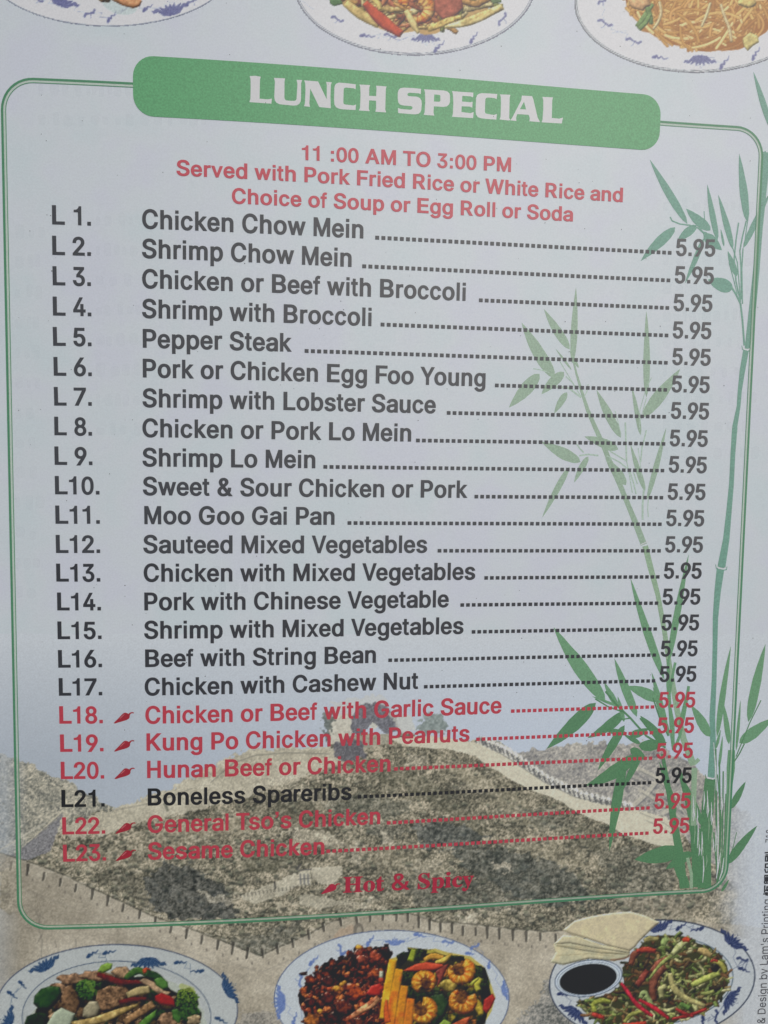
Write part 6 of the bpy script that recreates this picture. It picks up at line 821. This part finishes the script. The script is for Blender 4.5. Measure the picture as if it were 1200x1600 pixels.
one('p1', 'red_pepper', [(242, 1556), (252, 1551), (266, 1556), (280, 1568), (282, 1574), (268, 1572), (252, 1570), (242, 1564)], (142, 34, 32), 5, .15, .3)
c = new_class('broccoli_floret', 'p1'); broccoli(c, 292, 1562, 20, 43, light=(120, 140, 58)); brush([(284, 1541), (300, 1546)], 9, 8, (140, 150, 66), c, .55)
c = new_class('broccoli_floret', 'p1'); broccoli(c, 296, 1582, 17, 44, light=(70, 100, 50))
one('p1', 'mushroom', [(130, 1576), (140, 1564), (152, 1564), (157, 1576), (152, 1588), (138, 1592), (129, 1588)], (150, 142, 116), 8, .15, .3)
one('p1', 'bok_choy', [(72, 1602), (84, 1582), (96, 1574), (118, 1584), (112, 1600), (104, 1612), (70, 1612)], (158, 168, 146), 6, .06)
one('p1', 'baby_corn', strip_poly([(112, 1602), (150, 1596), (190, 1580), (216, 1570)], 12, 5, 14), (160, 136, 82), 6, .3, tint=(178, 156, 104))
one('p1', 'dried_chili', strip_poly([(186, 1566), (206, 1562), (230, 1560)], 6, 5, 9), (100, 38, 30), 3, .3)
one('p1', 'baby_corn', strip_poly([(194, 1598), (222, 1580), (240, 1568)], 11, 12, 13), (140, 108, 74), 5, .45)
one('p1', 'snow_pea', [(210, 1606), (226, 1590), (246, 1576), (244, 1588), (232, 1602), (218, 1612)], (74, 112, 46), 5, .2)
one('p1', 'meat_slice', rnd_blob(262, 1594, 16, 77, .8), (122, 96, 72), 6, .55)
one('p1', 'green_pepper', [(268, 1578), (278, 1576), (284, 1590), (280, 1600), (270, 1592)], (62, 100, 46), 4, .2)
one('p1', 'mushroom', rnd_blob(303, 1594, 11, 12, .8), (156, 136, 104), 6, .3)
one('p1', 'baby_corn', strip_poly([(60, 1640), (120, 1632), (170, 1622)], 12, 12, 14), (164, 140, 86), 6, .3)

# 2 shrimp and spicy chicken, bottom centre
W2 = (170, 177, 182)
p2 = plate('p2', 'blue and white oval plate of dark chicken and orange shrimp at the bottom centre', 612, 1560, 184, 107, 0, W2, (66, 80, 112), None, 1.3)
B2 = (86, 106, 156)
rim_motifs(p2, [(617, 1475, 0, .55, 'flower'), (442, 1566, -90, .95, 'flower'), (786, 1548, 78, .55, 'flower'), (492, 1501, -22, .8, 'squig'), (532, 1484, 80, .7, 'crab'), (540, 1489, -10, .6, 'squig'), (580, 1470, -32, .75, 'squig'), (657, 1463, 36, .75, 'squig'), (700, 1472, 12, .7, 'crab'),
    (738, 1484, -40, .8, 'vine'), (742, 1479, -20, .6, 'crab'), (735, 1491, 30, .5, 'squig'), (469, 1532, 100, .8, 'crab'), (765, 1506, -60, .5, 'squig'), (462, 1592, -50, .8, 'squig'), (500, 1640, 220, .8, 'flower'), (730, 1636, 140, .8, 'flower')], B2)
put(polymask(ellipse(486, 1582, 16, 30, -8)), (110, 122, 150), p2, .5)
put(polymask(ellipse(487, 1583, 15, 29, -8)), W2, p2)
g = new_class('yellow_sauce', 'p2'); YS = ([(610, 1498), (640, 1488), (680, 1482), (700, 1488), (735, 1494), (758, 1512), (768, 1540), (774, 1558), (768, 1580), (756, 1600), (740, 1630), (640, 1640), (612, 1600)]); put(polymask([(610, 1498), (640, 1488), (680, 1482), (700, 1488), (735, 1494), (758, 1512), (768, 1540), (774, 1558), (768, 1580), (756, 1600), (740, 1630), (640, 1640), (612, 1600)]), (166, 152, 74), g, .95)
piece([(636, 1480), (676, 1484), (690, 1492), (650, 1496)], (150, 140, 60), g, 3, .3)
g = new_class('spicy_chicken', 'p2', 'dark glazed chicken')
dark = [(474, 1546), (480, 1530), (496, 1522), (502, 1508), (516, 1502), (540, 1497), (552, 1484), (572, 1480), (590, 1480), (606, 1476), (612, 1492), (604, 1520), (600, 1600), (596, 1650), (540, 1656), (500, 1640), (480, 1610), (470, 1570), (466, 1552)]
put(polymask([(x + rp.uniform(-3, 3), y + rp.uniform(-3, 3)) for (a, b) in zip(dark, dark[1:] + dark[:1]) for s in (0, .25, .5, .75) for x, y in [(a[0] + (b[0] - a[0]) * s, a[1] + (b[1] - a[1]) * s)]]), (34, 16, 14), g)
rq = np.random.RandomState(55)
M2 = [(100, 50, 34), (70, 36, 26), (118, 60, 40), (46, 26, 22), (88, 44, 32), (140, 84, 50), (60, 30, 24)]
for k in range(520):
    x, y = rq.uniform(472, 608), rq.uniform(1482, 1650)
    if y < 1482 + max(0, (560 - x)) * .42 or (x < 478 and y > 1600): continue
    f = 1.15 if y > 1540 else .85
    piece(ellipse(x, y, rq.uniform(2.5, 9), rq.uniform(2, 5.5), rq.uniform(0, 180), 11, .32, k), np.array(M2[rq.randint(7)]) * [1.12, 1.06, 1.0] * f, g, 3, .9, .8, rim=.3)
for x, y, r, c in [(584, 1496, 13, (134, 62, 44)), (566, 1494, 14, (98, 44, 34)), (590, 1520, 10, (140, 70, 38)), (553, 1550, 17, (146, 66, 32)), (567, 1500, 10, (120, 60, 46)), (528, 1547, 10, (140, 80, 40)), (484, 1530, 8, (150, 70, 40)), (538, 1574, 15, (96, 48, 34)), (512, 1560, 12, (92, 42, 34)),
    (600, 1566, 12, (150, 84, 48)), (490, 1594, 14, (140, 84, 40)), (484, 1566, 9, (80, 34, 28)), (520, 1590, 12, (74, 36, 30)), (512, 1534, 11, (60, 30, 26)), (560, 1600, 13, (100, 52, 34)), (474, 1548, 6, (150, 74, 34)), (500, 1580, 5, (176, 116, 52)), (596, 1578, 10, (128, 70, 44))]:
    one('p2', 'chicken_chunk', ellipse(x, y, r, r * .8, 20, 13, .2, int(x)), np.array(c) * .85, r * .5, .8, .9, rim=.35)
for x, y, r in [(560, 1480, 5), (526, 1544, 5), (538, 1535, 4), (500, 1579, 4), (534, 1538, 4)]: piece(rnd_blob(x, y, r, int(x + y), .8), (196, 140, 56), g, 3, .3, .5)
one('p2', 'red_pepper', [(572, 1552), (580, 1540), (594, 1536), (600, 1544), (594, 1556), (578, 1556)], (158, 46, 38), 5, .2, .4)
one('p2', 'red_pepper', rnd_blob(595, 1531, 5, 3), (150, 60, 44), 3, .2)
one('p2', 'scallion', [(593, 1517), (599, 1517), (598, 1528), (592, 1527)], (190, 196, 170), 3, .1)
one('p2', 'chicken_strip', strip_poly([(541, 1594), (560, 1582), (580, 1568), (592, 1558)], 7, 9, 11), (150, 78, 52), 4, .4, .5, tint=(196, 150, 104))
one('p2', 'chicken_strip', strip_poly([(566, 1580), (582, 1572), (592, 1560)], 4, 6, 6), (170, 120, 84), 3, .3)
g = new_class('greens', 'p2', 'dark green vegetables behind the shrimp')
put(polymask([(x + (680 - x) * .045, y + (1555 - y) * .07 + 1) for x, y in YS]), (44, 42, 24), g)
rq = np.random.RandomState(66)
for k in range(170):
    t, q = rq.uniform(0, 6.283), math.sqrt(rq.uniform(0, 1)); x, y = 690 + 72 * q * math.cos(t), 1562 + 68 * q * math.sin(t)
    if x < 612: continue
    piece(rnd_blob(x, y, rq.uniform(3, 8), k + 2000, rq.uniform(.5, 1), rq.uniform(0, 180)), np.array([(44, 54, 30), (120, 108, 42), (86, 60, 34), (150, 128, 52), (60, 72, 36), (34, 36, 24), (140, 84, 40)][rq.randint(7)], float), g, 3, .6, .4, rim=.35)
for poly in ([(619, 1493), (630, 1487), (641, 1488), (637, 1500), (624, 1512)], [(636, 1480 + 2), (668, 1484), (664, 1498), (645, 1502)], [(628, 1520), (650, 1512), (654, 1525), (648, 1548), (652, 1560), (640, 1562), (630, 1548)], [(738, 1506), (758, 1512), (764, 1530), (766, 1560), (758, 1600), (742, 1604), (752, 1560), (738, 1530)], [(700, 1492), (725, 1494), (726, 1500), (705, 1500)], [(650, 1552), (690, 1548), (700, 1560), (696, 1600), (672, 1640), (650, 1600)]):
    piece(poly, (30, 38, 24), g, 5, .6, .2)
for x, y, r, s in [(745, 1518, 11, 1), (638, 1525, 10, 2), (643, 1548, 11, 3), (655, 1490, 9, 4), (757, 1536, 9, 5), (690, 1590, 12, 6)]: broccoli(g, x, y, r, 60 + s, dark=(26, 36, 20), light=(78, 92, 40))
one('p2', 'broccoli_stalk', strip_poly([(751, 1528), (744, 1540), (748, 1548)], 8, 8, 9), (176, 170, 66), 4, .2)
one('p2', 'broccoli_stalk', strip_poly([(735, 1540), (740, 1534), (748, 1528)], 6, 4), (150, 150, 60), 3, .2)
one('p2', 'scallion', [(636, 1500), (643, 1482), (651, 1484), (646, 1503)], (140, 154, 52), 4, .15)
one('p2', 'onion_slice', strip_poly([(662, 1500), (676, 1493), (694, 1496)], 6, 6, 10), (186, 138, 58), 3, .25)
one('p2', 'onion_slice', strip_poly([(680, 1504), (694, 1500), (706, 1490)], 5, 4, 8), (186, 158, 74), 3, .25)
one('p2', 'cauliflower', rnd_blob(700, 1540, 13, 8, .8), (150, 130, 62), 6, .4, .3)
one('p2', 'celery', [(672, 1556), (692, 1552), (702, 1566), (694, 1588), (678, 1604), (668, 1590)], (44, 62, 38), 7, .3, .2)
one('p2', 'celery', strip_poly([(736, 1560), (748, 1572), (752, 1586)], 14, 8, 14), (160, 138, 50), 4, .3)
one('p2', 'red_pepper', [(630, 1516), (650, 1506), (666, 1503), (690, 1506), (696, 1510), (680, 1516), (655, 1518), (634, 1518)], (186, 74, 50), 5, .12, .25)
one('p2', 'red_pepper', [(680, 1518), (694, 1508), (702, 1505), (698, 1514), (690, 1532), (682, 1544), (684, 1530)], (130, 62, 54), 4, .3, .3)
one('p2', 'red_pepper', [(756, 1562), (770, 1552), (774, 1560), (768, 1574), (760, 1584), (754, 1578)], (160, 50, 44), 4, .2, .3)
one('p2', 'red_pepper', [(706, 1600), (726, 1590), (736, 1588), (728, 1604), (712, 1612)], (176, 84, 52), 4, .2)
c = new_class('shrimp', 'p2'); shrimp(c, 719, 1517, 25, -70, 285, (198, 136, 50), 1)
c = new_class('shrimp', 'p2'); shrimp(c, 664, 1535, 22, 120, 290, (200, 138, 48), 2)
c = new_class('shrimp', 'p2'); shrimp(c, 722, 1562, 25, -30, 280, (196, 126, 46), 3)
c = new_class('shrimp', 'p2'); shrimp(c, 660, 1579, 25, -90, 275, (204, 142, 46), 4)
for k, (a, b, cc) in enumerate([((614, 1499), (600, 1592), (206, 150, 34)), ((624, 1514), (608, 1612), (206, 142, 30)), ((632, 1540), (620, 1640), (200, 130, 30)), ((642, 1560), (634, 1640), (196, 116, 32))]):
    one('p2', 'carrot_stick', strip_poly([a, ((a[0] + b[0]) / 2 - 1, (a[1] + b[1]) / 2), b], 12, 15, 14), cc, 3, .12, .12, rim=.62, tint=(214, 176, 62) if k == 0 else (186, 84, 36))
one('p2', 'carrot_stick', strip_poly([(604, 1562), (603, 1580), (606, 1598)], 4, 10, 8), (190, 86, 40), 3, .15)
one('p2', 'celery', [(684, 1602), (694, 1592), (706, 1598), (700, 1612), (684, 1616)], (132, 156, 66), 4, .2)

# 3 moo shu with pancakes and sauce, bottom right
W3 = (168, 174, 178)
p3 = plate('p3', 'navy and white oval plate of shredded vegetables with pancakes and sauce at the lower right', 1019, 1532, 161.5, 95, -4, W3, (40, 48, 66), (1022, 1532, 124, 70, (44, 66, 84)), 1.9)
B3 = (36, 46, 82)
rim_motifs(p3, [(1030, 1452, -18, .85, 'flower'), (1143, 1474, 38, .95, 'flower'), (1138, 1560, 122, .9, 'flower'), (900, 1580, 215, .95, 'flower'), (1066, 1448, -12, .75, 'squig'), (1088, 1451, 190, .8, 'squig'), (1160, 1499, 20, .7, 'crab'), (1163, 1517, 45, .7, 'squig'), (1119, 1588, 100, .8, 'crab'),
    (1096, 1598, 120, .8, 'squig'), (881, 1555, 30, .7, 'squig'), (1076, 1449, 60, .5, 'vine'), (1152, 1511, 0, .6, 'vine'), (1168, 1503, 5, .5, 'vine')], B3)
g = new_class('shredded_vegetables', 'p3', 'green and brown shredded vegetables')
food3 = [(1003, 1475), (1015, 1464), (1045, 1461), (1075, 1464), (1090, 1474), (1108, 1478), (1124, 1492), (1136, 1508), (1140, 1530), (1134, 1550), (1118, 1568), (1096, 1584), (1060, 1594), (1040, 1606), (960, 1606), (936, 1598), (912, 1580), (900, 1565), (950, 1554), (975, 1536), (972, 1512), (985, 1500)]
put(polymask(food3), (54, 54, 36), g)
V3 = [(128, 140, 78), (158, 162, 100), (96, 110, 60), (84, 66, 46), (170, 170, 118), (116, 84, 56), (60, 62, 42), (146, 126, 82), (178, 174, 128), (112, 130, 72)]
rq = np.random.RandomState(77); fm = polymask(food3)
def inside3(x, y):
    x0, y0, m = fm; i, j = int(y - y0), int(x - x0); return 0 <= i < m.shape[0] and 0 <= j < m.shape[1] and m[i, j] > .5
for k in range(760):
    x, y = rq.uniform(900, 1140), rq.uniform(1462, 1606)
    if not inside3(x, y): continue
    th = rq.uniform(0, math.pi); L = rq.uniform(5, 13); bx, by = L * math.cos(th), L * .7 * math.sin(th); kk = rq.uniform(-.5, .5); w = rq.uniform(3, 7)
    i = rq.randint(10) if not (x < 1030 and y < 1560 and x > 960) else [2, 3, 5, 6, 6, 7, 0, 3, 6, 5][rq.randint(10)]
    piece(strip_poly([(x - bx, y - by), (x - by * kk, y + bx * kk), (x + bx, y + by)], w * .7, w * .6, w, .2, k), np.array(V3[i]) * rq.uniform(.8, 1.1), g, w * .45, .35, .35, rim=.4)
for nm, pts, w, c in [('beef_strip', [(985, 1508), (990, 1492), (1003, 1484)], 11, (116, 68, 52)), ('red_pepper', [(994, 1486), (1010, 1483), (1025, 1486)], 9, (156, 62, 48)), ('beef_strip', [(1018, 1520), (1028, 1506), (1045, 1496)], 12, (124, 72, 56)), ('beef_strip', [(1022, 1565), (1018, 1545), (1024, 1525), (1040, 1510)], 14, (116, 70, 54)),
    ('beef_strip', [(995, 1540), (1004, 1528), (1012, 1516)], 12, (132, 66, 54)), ('cabbage_strip', [(1014, 1530), (1030, 1508), (1050, 1492), (1068, 1482)], 6, (140, 150, 86)), ('cabbage_strip', [(1047, 1520), (1050, 1542), (1066, 1558), (1102, 1572)], 10, (176, 168, 112)), ('cabbage_strip', [(1050, 1492), (1060, 1480), (1072, 1470)], 12, (176, 180, 124)),
    ('cabbage_strip', [(1080, 1540), (1100, 1530), (1125, 1520)], 12, (158, 166, 88)), ('cabbage_strip', [(1110, 1500), (1128, 1506), (1134, 1520)], 9, (172, 168, 84)), ('cabbage_strip', [(930, 1582), (925, 1568), (940, 1562), (955, 1566)], 9, (150, 156, 70)), ('cabbage_strip', [(975, 1598), (985, 1585), (1005, 1580)], 8, (150, 152, 80)),
    ('cabbage_strip', [(1000, 1560), (1006, 1548), (1012, 1560), (1020, 1572)], 10, (134, 148, 96)), ('cabbage_strip', [(1034, 1560), (1032, 1545), (1042, 1540)], 11, (166, 164, 112)), ('red_pepper', [(970, 1536), (980, 1548), (992, 1568), (1008, 1580), (1020, 1588)], 7, (176, 44, 60)), ('red_pepper', [(998, 1562), (1022, 1574), (1045, 1592)], 7, (168, 40, 52)),
    ('red_pepper', [(1050, 1592), (1080, 1586), (1104, 1576)], 6, (160, 50, 46)), ('red_pepper', [(1056, 1576), (1070, 1584), (1084, 1588)], 6, (158, 52, 50)), ('red_pepper', [(1066, 1470), (1072, 1467), (1078, 1470)], 8, (196, 76, 46)), ('red_pepper', [(925, 1584), (936, 1588), (944, 1590)], 8, (170, 60, 50)), ('red_pepper', [(972, 1602), (990, 1602), (1010, 1598)], 9, (176, 60, 44)),
    ('cabbage_strip', [(1006, 1470), (1016, 1466), (1030, 1468)], 9, (148, 140, 88)), ('cabbage_strip', [(1036, 1478), (1038, 1470), (1044, 1466)], 11, (150, 170, 104)), ('mushroom', [(1112, 1508), (1117, 1512), (1122, 1516)], 14, (40, 38, 32)), ('mushroom', [(1108, 1545), (1118, 1544), (1126, 1542)], 9, (50, 44, 34)),
    ('cabbage_strip', [(1094, 1552), (1106, 1552), (1116, 1548)], 7, (152, 160, 92)), ('scallion', [(1062, 1568), (1070, 1572), (1078, 1576)], 9, (96, 128, 66)), ('cabbage_strip', [(1090, 1484), (1100, 1486), (1112, 1494)], 12, (168, 146, 96)), ('red_pepper', [(1110, 1502), (1116, 1500), (1122, 1502)], 5, (150, 60, 52))]:
    one('p3', nm, strip_poly(pts, w * .7, w * .7, w, .12, int(pts[0][0])), c, w * .45, .28, .35, rim=.45)
put(polymask(ellipse(936, 1562, 40, 3, 0)), (0, 0, 0), None, 0)
# pancakes

for pts, c in [([(862, 1498), (868, 1488), (865, 1478), (868, 1474), (920, 1478), (984, 1490), (982, 1496), (960, 1502), (920, 1498), (880, 1508), (860, 1504)], (186, 183, 154)), ([(866, 1478), (872, 1468), (900, 1470), (950, 1482), (984, 1489), (984, 1492), (940, 1490), (900, 1484)], (190, 186, 156)),
    ([(864, 1476), (880, 1460), (900, 1462), (940, 1476), (985, 1484), (984, 1490), (930, 1482), (890, 1474)], (193, 187, 157)), ([(879, 1453), (898, 1438), (925, 1431), (956, 1426), (985, 1424), (1008, 1430), (1031, 1441), (1018, 1452), (1006, 1464), (998, 1472), (993, 1479), (984, 1486), (950, 1478), (915, 1466), (888, 1458)], (200, 189, 158))]:
    one('p3', 'pancake', pts, c, 4, .05, .1, rim=.82, tint=(206, 196, 160))
for pts in [[(893, 1461), (920, 1472), (955, 1480), (984, 1486)], [(873, 1478), (910, 1480), (950, 1488), (982, 1491)], [(870, 1493), (920, 1490), (960, 1494)]]: brush(pts, 1.2, 1.0, (138, 126, 92), None, .55)
brush([(955, 1500), (975, 1498), (990, 1490)], 3, 2, (110, 66, 44), None, .5)
c = new_class('sauce_cup', 'p3', 'small white cup of black sauce')
put(polymask(ellipse(919.5, 1528.5, 53.5, 28.6, -9, 90)), (60, 72, 92), c); put(polymask(ellipse(919.5, 1528.5, 52.2, 27.4, -9, 90)), (176, 186, 198), c); put(polymask(ellipse(919.5, 1529, 49.5, 25.2, -9, 90)), (88, 100, 118), c); put(polymask(ellipse(919.5, 1529, 48.7, 24.5, -9, 90)), (172, 182, 190), c)
c = new_class('black_sauce', 'p3'); put(polymask(ellipse(919, 1530, 45, 23.3, -9, 90)), (17, 19, 21), c)

# 4-6 the dishes along the top edge
WT = (206, 212, 214); BT_ = (96, 98, 136)
p4 = plate('p4', 'blue and white plate cut off at the top left edge', 171, -55, 196, 97, 0, WT, (88, 94, 116), None, 2.0)
rim_motifs(p4, [(95, 6, 20, 1.0, 'flower'), (140, 21, -20, .8, 'crab'), (176, 27, -25, .8, 'squig'), (268, 20, -12, 1.05, 'flower'), (232, 13, -10, .7, 'squig'), (300, 2, -30, .9, 'crab'), (205, 8, -10, 1.1, 'vine'), (60, 0, 30, .6, 'crab')], BT_)
put(polymask(ellipse(186, 4, 30, 18, 20)), (150, 164, 166), p4, .55)
c = new_class('stir_fry', 'p4'); scatter(c, 175, -55, 120, 46, 150, [(176, 120, 84), (148, 96, 70), (190, 160, 120), (110, 120, 80)], 8, 15, 81)
one('p4', 'egg_roll', [(166, -6), (178, 2), (192, 9), (208, 13), (218, 10), (222, 2), (214, -10), (180, -20)], (204, 150, 112), 6, .2, .3)
p5 = plate('p5', 'blue and white plate of shrimp and beef cut off at the top centre', 648, -27, 190, 114.5, 0, WT, (92, 94, 110), None, 2.2, True)
rim_motifs(p5, [(527, 30, 30, .8, 'crab'), (575, 58, 28, .9, 'squig'), (610, 56, 20, .8, 'crab'), (665, 56, 180, .8, 'flower'), (688, 73, -22, .9, 'squig'), (742, 59, -32, .8, 'squig'), (785, 30, -50, .9, 'crab'), (628, 62, 0, .6, 'vine'), (480, 8, 60, .8, 'vine')], BT_)
c = new_class('stir_fry', 'p5'); food5 = ellipse(655, -30, 132, 82, 0, 50, .04, 9)
put(polymask(food5), (170, 140, 96), c)
scatter(c, 655, -34, 118, 72, 230, [(206, 176, 116), (216, 190, 132), (178, 118, 84), (196, 150, 92), (150, 92, 70), (206, 190, 140), (130, 140, 84)], 7, 14, 91, .3, .35, strips=True)
one('p5', 'cabbage_strip', strip_poly([(540, 4), (556, 18), (576, 30), (592, 40)], 12, 10, 16), (204, 178, 118), 5, .2)
one('p5', 'greens', [(514, -4), (532, -2), (536, 6), (522, 10), (516, 6)], (90, 122, 84), 3, .3)
one('p5', 'red_pepper', strip_poly([(570, 4), (586, 22), (606, 40), (628, 54)], 10, 12, 20), (186, 84, 62), 6, .12, .3)
one('p5', 'onion_slice', strip_poly([(580, -4), (592, 6), (594, 16)], 8, 6, 9), (218, 192, 120), 4, .1)
c = new_class('shrimp', 'p5'); shrimp(c, 652, 14, 30, -80, 210, (218, 176, 118), 5, 22)
c = new_class('shrimp', 'p5'); shrimp(c, 615, 4, 26, 20, -170, (222, 190, 132), 6, 18)
one('p5', 'cabbage_strip', strip_poly([(634, 16), (644, 34), (654, 52)], 8, 5, 12), (218, 196, 136), 4, .15)
one('p5', 'beef_slice', [(678, 0), (700, -10), (722, -2), (724, 14), (710, 27), (692, 32), (680, 18)], (160, 92, 76), 6, .2, .3)
one('p5', 'onion_slice', strip_poly([(694, 42), (720, 38), (752, 26), (786, 10)], 5, 10, 15), (214, 190, 126), 5, .25, tint=(224, 206, 150))
one('p5', 'bean_sprout', strip_poly([(668, 46), (684, 40), (700, 32), (722, 26)], 9, 7, 11), (206, 176, 108), 4, .35)
one('p5', 'greens', [(762, -6), (782, -8), (784, 4), (770, 6)], (110, 134, 96), 3, .2)
p6 = plate('p6', 'blue and white plate of lo mein noodles cut off at the top right', 1088, 4, 191, 110.5, 0, WT, (88, 90, 100), None, 2.2, True)
rim_motifs(p6, [(945, 36, 30, .95, 'crab'), (990, 64, 22, 1.0, 'crab'), (1032, 92, 30, .95, 'squig'), (1094, 90, 180, .9, 'flower'), (1134, 98, -30, .95, 'squig'), (1183, 84, -35, .9, 'squig'), (941, 2, -20, .6, 'crab'), (968, 50, 15, .8, 'vine')], BT_)
food6 = ellipse(1098, -4, 122, 84, 8, 50, .03, 19)
c = new_class('noodles', 'p6', 'tangle of golden lo mein noodles'); put(polymask(food6), (146, 98, 52), c)
rq = np.random.RandomState(99); fm6 = polymask(food6)
for k in range(430):
    t, q = rq.uniform(0, 2 * math.pi), math.sqrt(rq.uniform(0, 1)) * .93; x, y = 1098 + 118 * q * math.cos(t), -4 + 80 * q * math.sin(t)
    L = rq.uniform(14, 36); th = t + math.pi / 2 + rq.uniform(-.9, .9) if q > .55 else rq.uniform(0, math.pi); cu = rq.uniform(-.8, .8) * L
    P = [(x + L * s * math.cos(th) - cu * (1 - s * s) * math.sin(th) * .6, y + (L * s * math.sin(th) + cu * (1 - s * s) * math.cos(th) * .6) * .8) for s in np.linspace(-1, 1, 7)]
    P = [p for p in P if ((p[0] - 1098) / 124) ** 2 + ((p[1] + 4) / 85) ** 2 < 1.02]
    if len(P) < 3: continue
    w = rq.uniform(3.2, 4.8); cc = np.array([(190, 156, 98), (168, 130, 76), (206, 178, 126), (150, 108, 64), (180, 140, 86)][rq.randint(5)], float)
    brush(P, w + 1.6, w + 1.6, (126, 80, 44), c, .7); brush(P, w, w, cc, c, .95); brush([(a, b - w * .2) for a, b in P], w * .3, w * .3, np.minimum(cc * 1.14, 236), None, .8)
for pts in [[(995, 42), (1004, 30), (1012, 18), (1020, 6)], [(1010, 10), (1016, 24), (1018, 38)], [(998, 46), (1010, 34), (1016, 22)]]: one('p6', 'scallion', strip_poly(pts, 7, 6, 8), (112, 138, 88), 3, .2)
for pts in [[(1030, 2), (1034, 20), (1028, 36), (1020, 46)], [(1126, 6), (1132, 26), (1140, 44), (1143, 66)], [(1096, 42), (1104, 24), (1110, 4)]]: one('p6', 'bean_sprout', strip_poly(pts, 4, 4, 5), (216, 196, 150), 2.4, .1)
one('p6', 'cabbage_strip', [(1160, 60), (1172, 50), (1184, 56), (1186, 66), (1176, 72), (1168, 80), (1162, 72)], (214, 196, 130), 4, .2)
one('p6', 'chicken_slice', rnd_blob(1000, 2, 17, 5, .8), (206, 164, 120), 6, .2)
one('p6', 'chicken_slice', rnd_blob(1166, 4, 14, 8, .6), (214, 188, 120), 6, .2)

# printing screen: slight rosette grain over the photographs
grain = 1 + (n2 - .5) * .10
screen = 1 + .035 * np.sin((XX * .94 + YY * .34) * 2.3) * np.sin((YY * .94 - XX * .34) * 2.3)
canvas *= np.where(cls > 0, grain * screen, 1)[..., None] ** np.where(cls == sky_id, .35, 1.0)[..., None]

# ---- carry the picture on a mesh of the sheet
STEP = .16
ug = np.arange(U0 + .3, U1 - .3, STEP); vg = np.arange(V0 + .3, V1 - .3, STEP)
Ug, Vg = np.meshgrid(ug, vg); PX, PY = project(Ug, Vg)
ix = np.clip(PX - CX0, 0, CW - 1.01); iy = np.clip(PY - CY0, 0, CH - 1.01); jx, jy = ix.astype(int), iy.astype(int); fx, fy = (ix - jx)[..., None], (iy - jy)[..., None]
samp = (canvas[jy, jx] * (1 - fx) + canvas[jy, jx + 1] * fx) * (1 - fy) + (canvas[jy + 1, jx] * (1 - fx) + canvas[jy + 1, jx + 1] * fx) * fy
ink = pigment(samp, PY)
cu, cv = (Ug[:-1, :-1] + Ug[1:, 1:]) / 2, (Vg[:-1, :-1] + Vg[1:, 1:]) / 2; qx, qy = project(cu, cv)
qc = cls[np.clip((qy - CY0).round().astype(int), 0, CH - 1), np.clip((qx - CX0).round().astype(int), 0, CW - 1)]
P3 = place(Ug, Vg, LAYER['picture']).astype(np.float32).reshape(-1, 3); inkf = np.concatenate([ink, np.ones(ink.shape[:2] + (1,))], -1).astype(np.float32).reshape(-1, 4)
PRINT = print_material('picture_ink', attr=True, grain=.05)
nu = len(ug); ji, ii = np.mgrid[0:qc.shape[0], 0:qc.shape[1]]; base = ji * nu + ii
order = np.argsort(qc.ravel(), kind='stable'); sc = qc.ravel()[order]; bs = base.ravel()[order]
LANDNAME = {'land': None}
built = {}
def picture_part(cid):
    name, parent, label = CLASS[cid]
    a, b = np.searchsorted(sc, [cid, cid + 1])
    if b - a < 8: return None
    q = bs[a:b]; quads = np.stack([q, q + 1, q + nu + 1, q + nu], -1); used, inv = np.unique(quads, return_inverse=True); inv = inv.reshape(-1)
    me = bpy.data.meshes.new(name); me.vertices.add(len(used)); me.vertices.foreach_set('co', P3[used].ravel())
    me.loops.add(len(inv)); me.loops.foreach_set('vertex_index', inv.astype(np.int32)); me.polygons.add(len(q))
    me.polygons.foreach_set('loop_start', np.arange(0, len(inv), 4, dtype=np.int32)); me.polygons.foreach_set('loop_total', np.full(len(q), 4, np.int32))
    me.update(calc_edges=True)
    at = me.color_attributes.new('ink', 'FLOAT_COLOR', 'POINT'); at.data.foreach_set('color', inkf[used].ravel())
    return me
land = None
for cid in sorted(CLASS):
    name, parent, label = CLASS[cid]
    me = picture_part(cid)
    if me is None: continue
    if cid == sky_id:
        land = link('landscape_picture', me, menu, PRINT, 'faded photograph of a wall winding over scrubby hills'); continue
    par = menu if parent == 'menu' else land if parent == 'land' else built[PARENT[parent]]
    built[cid] = link(name, me, par, PRINT, label)
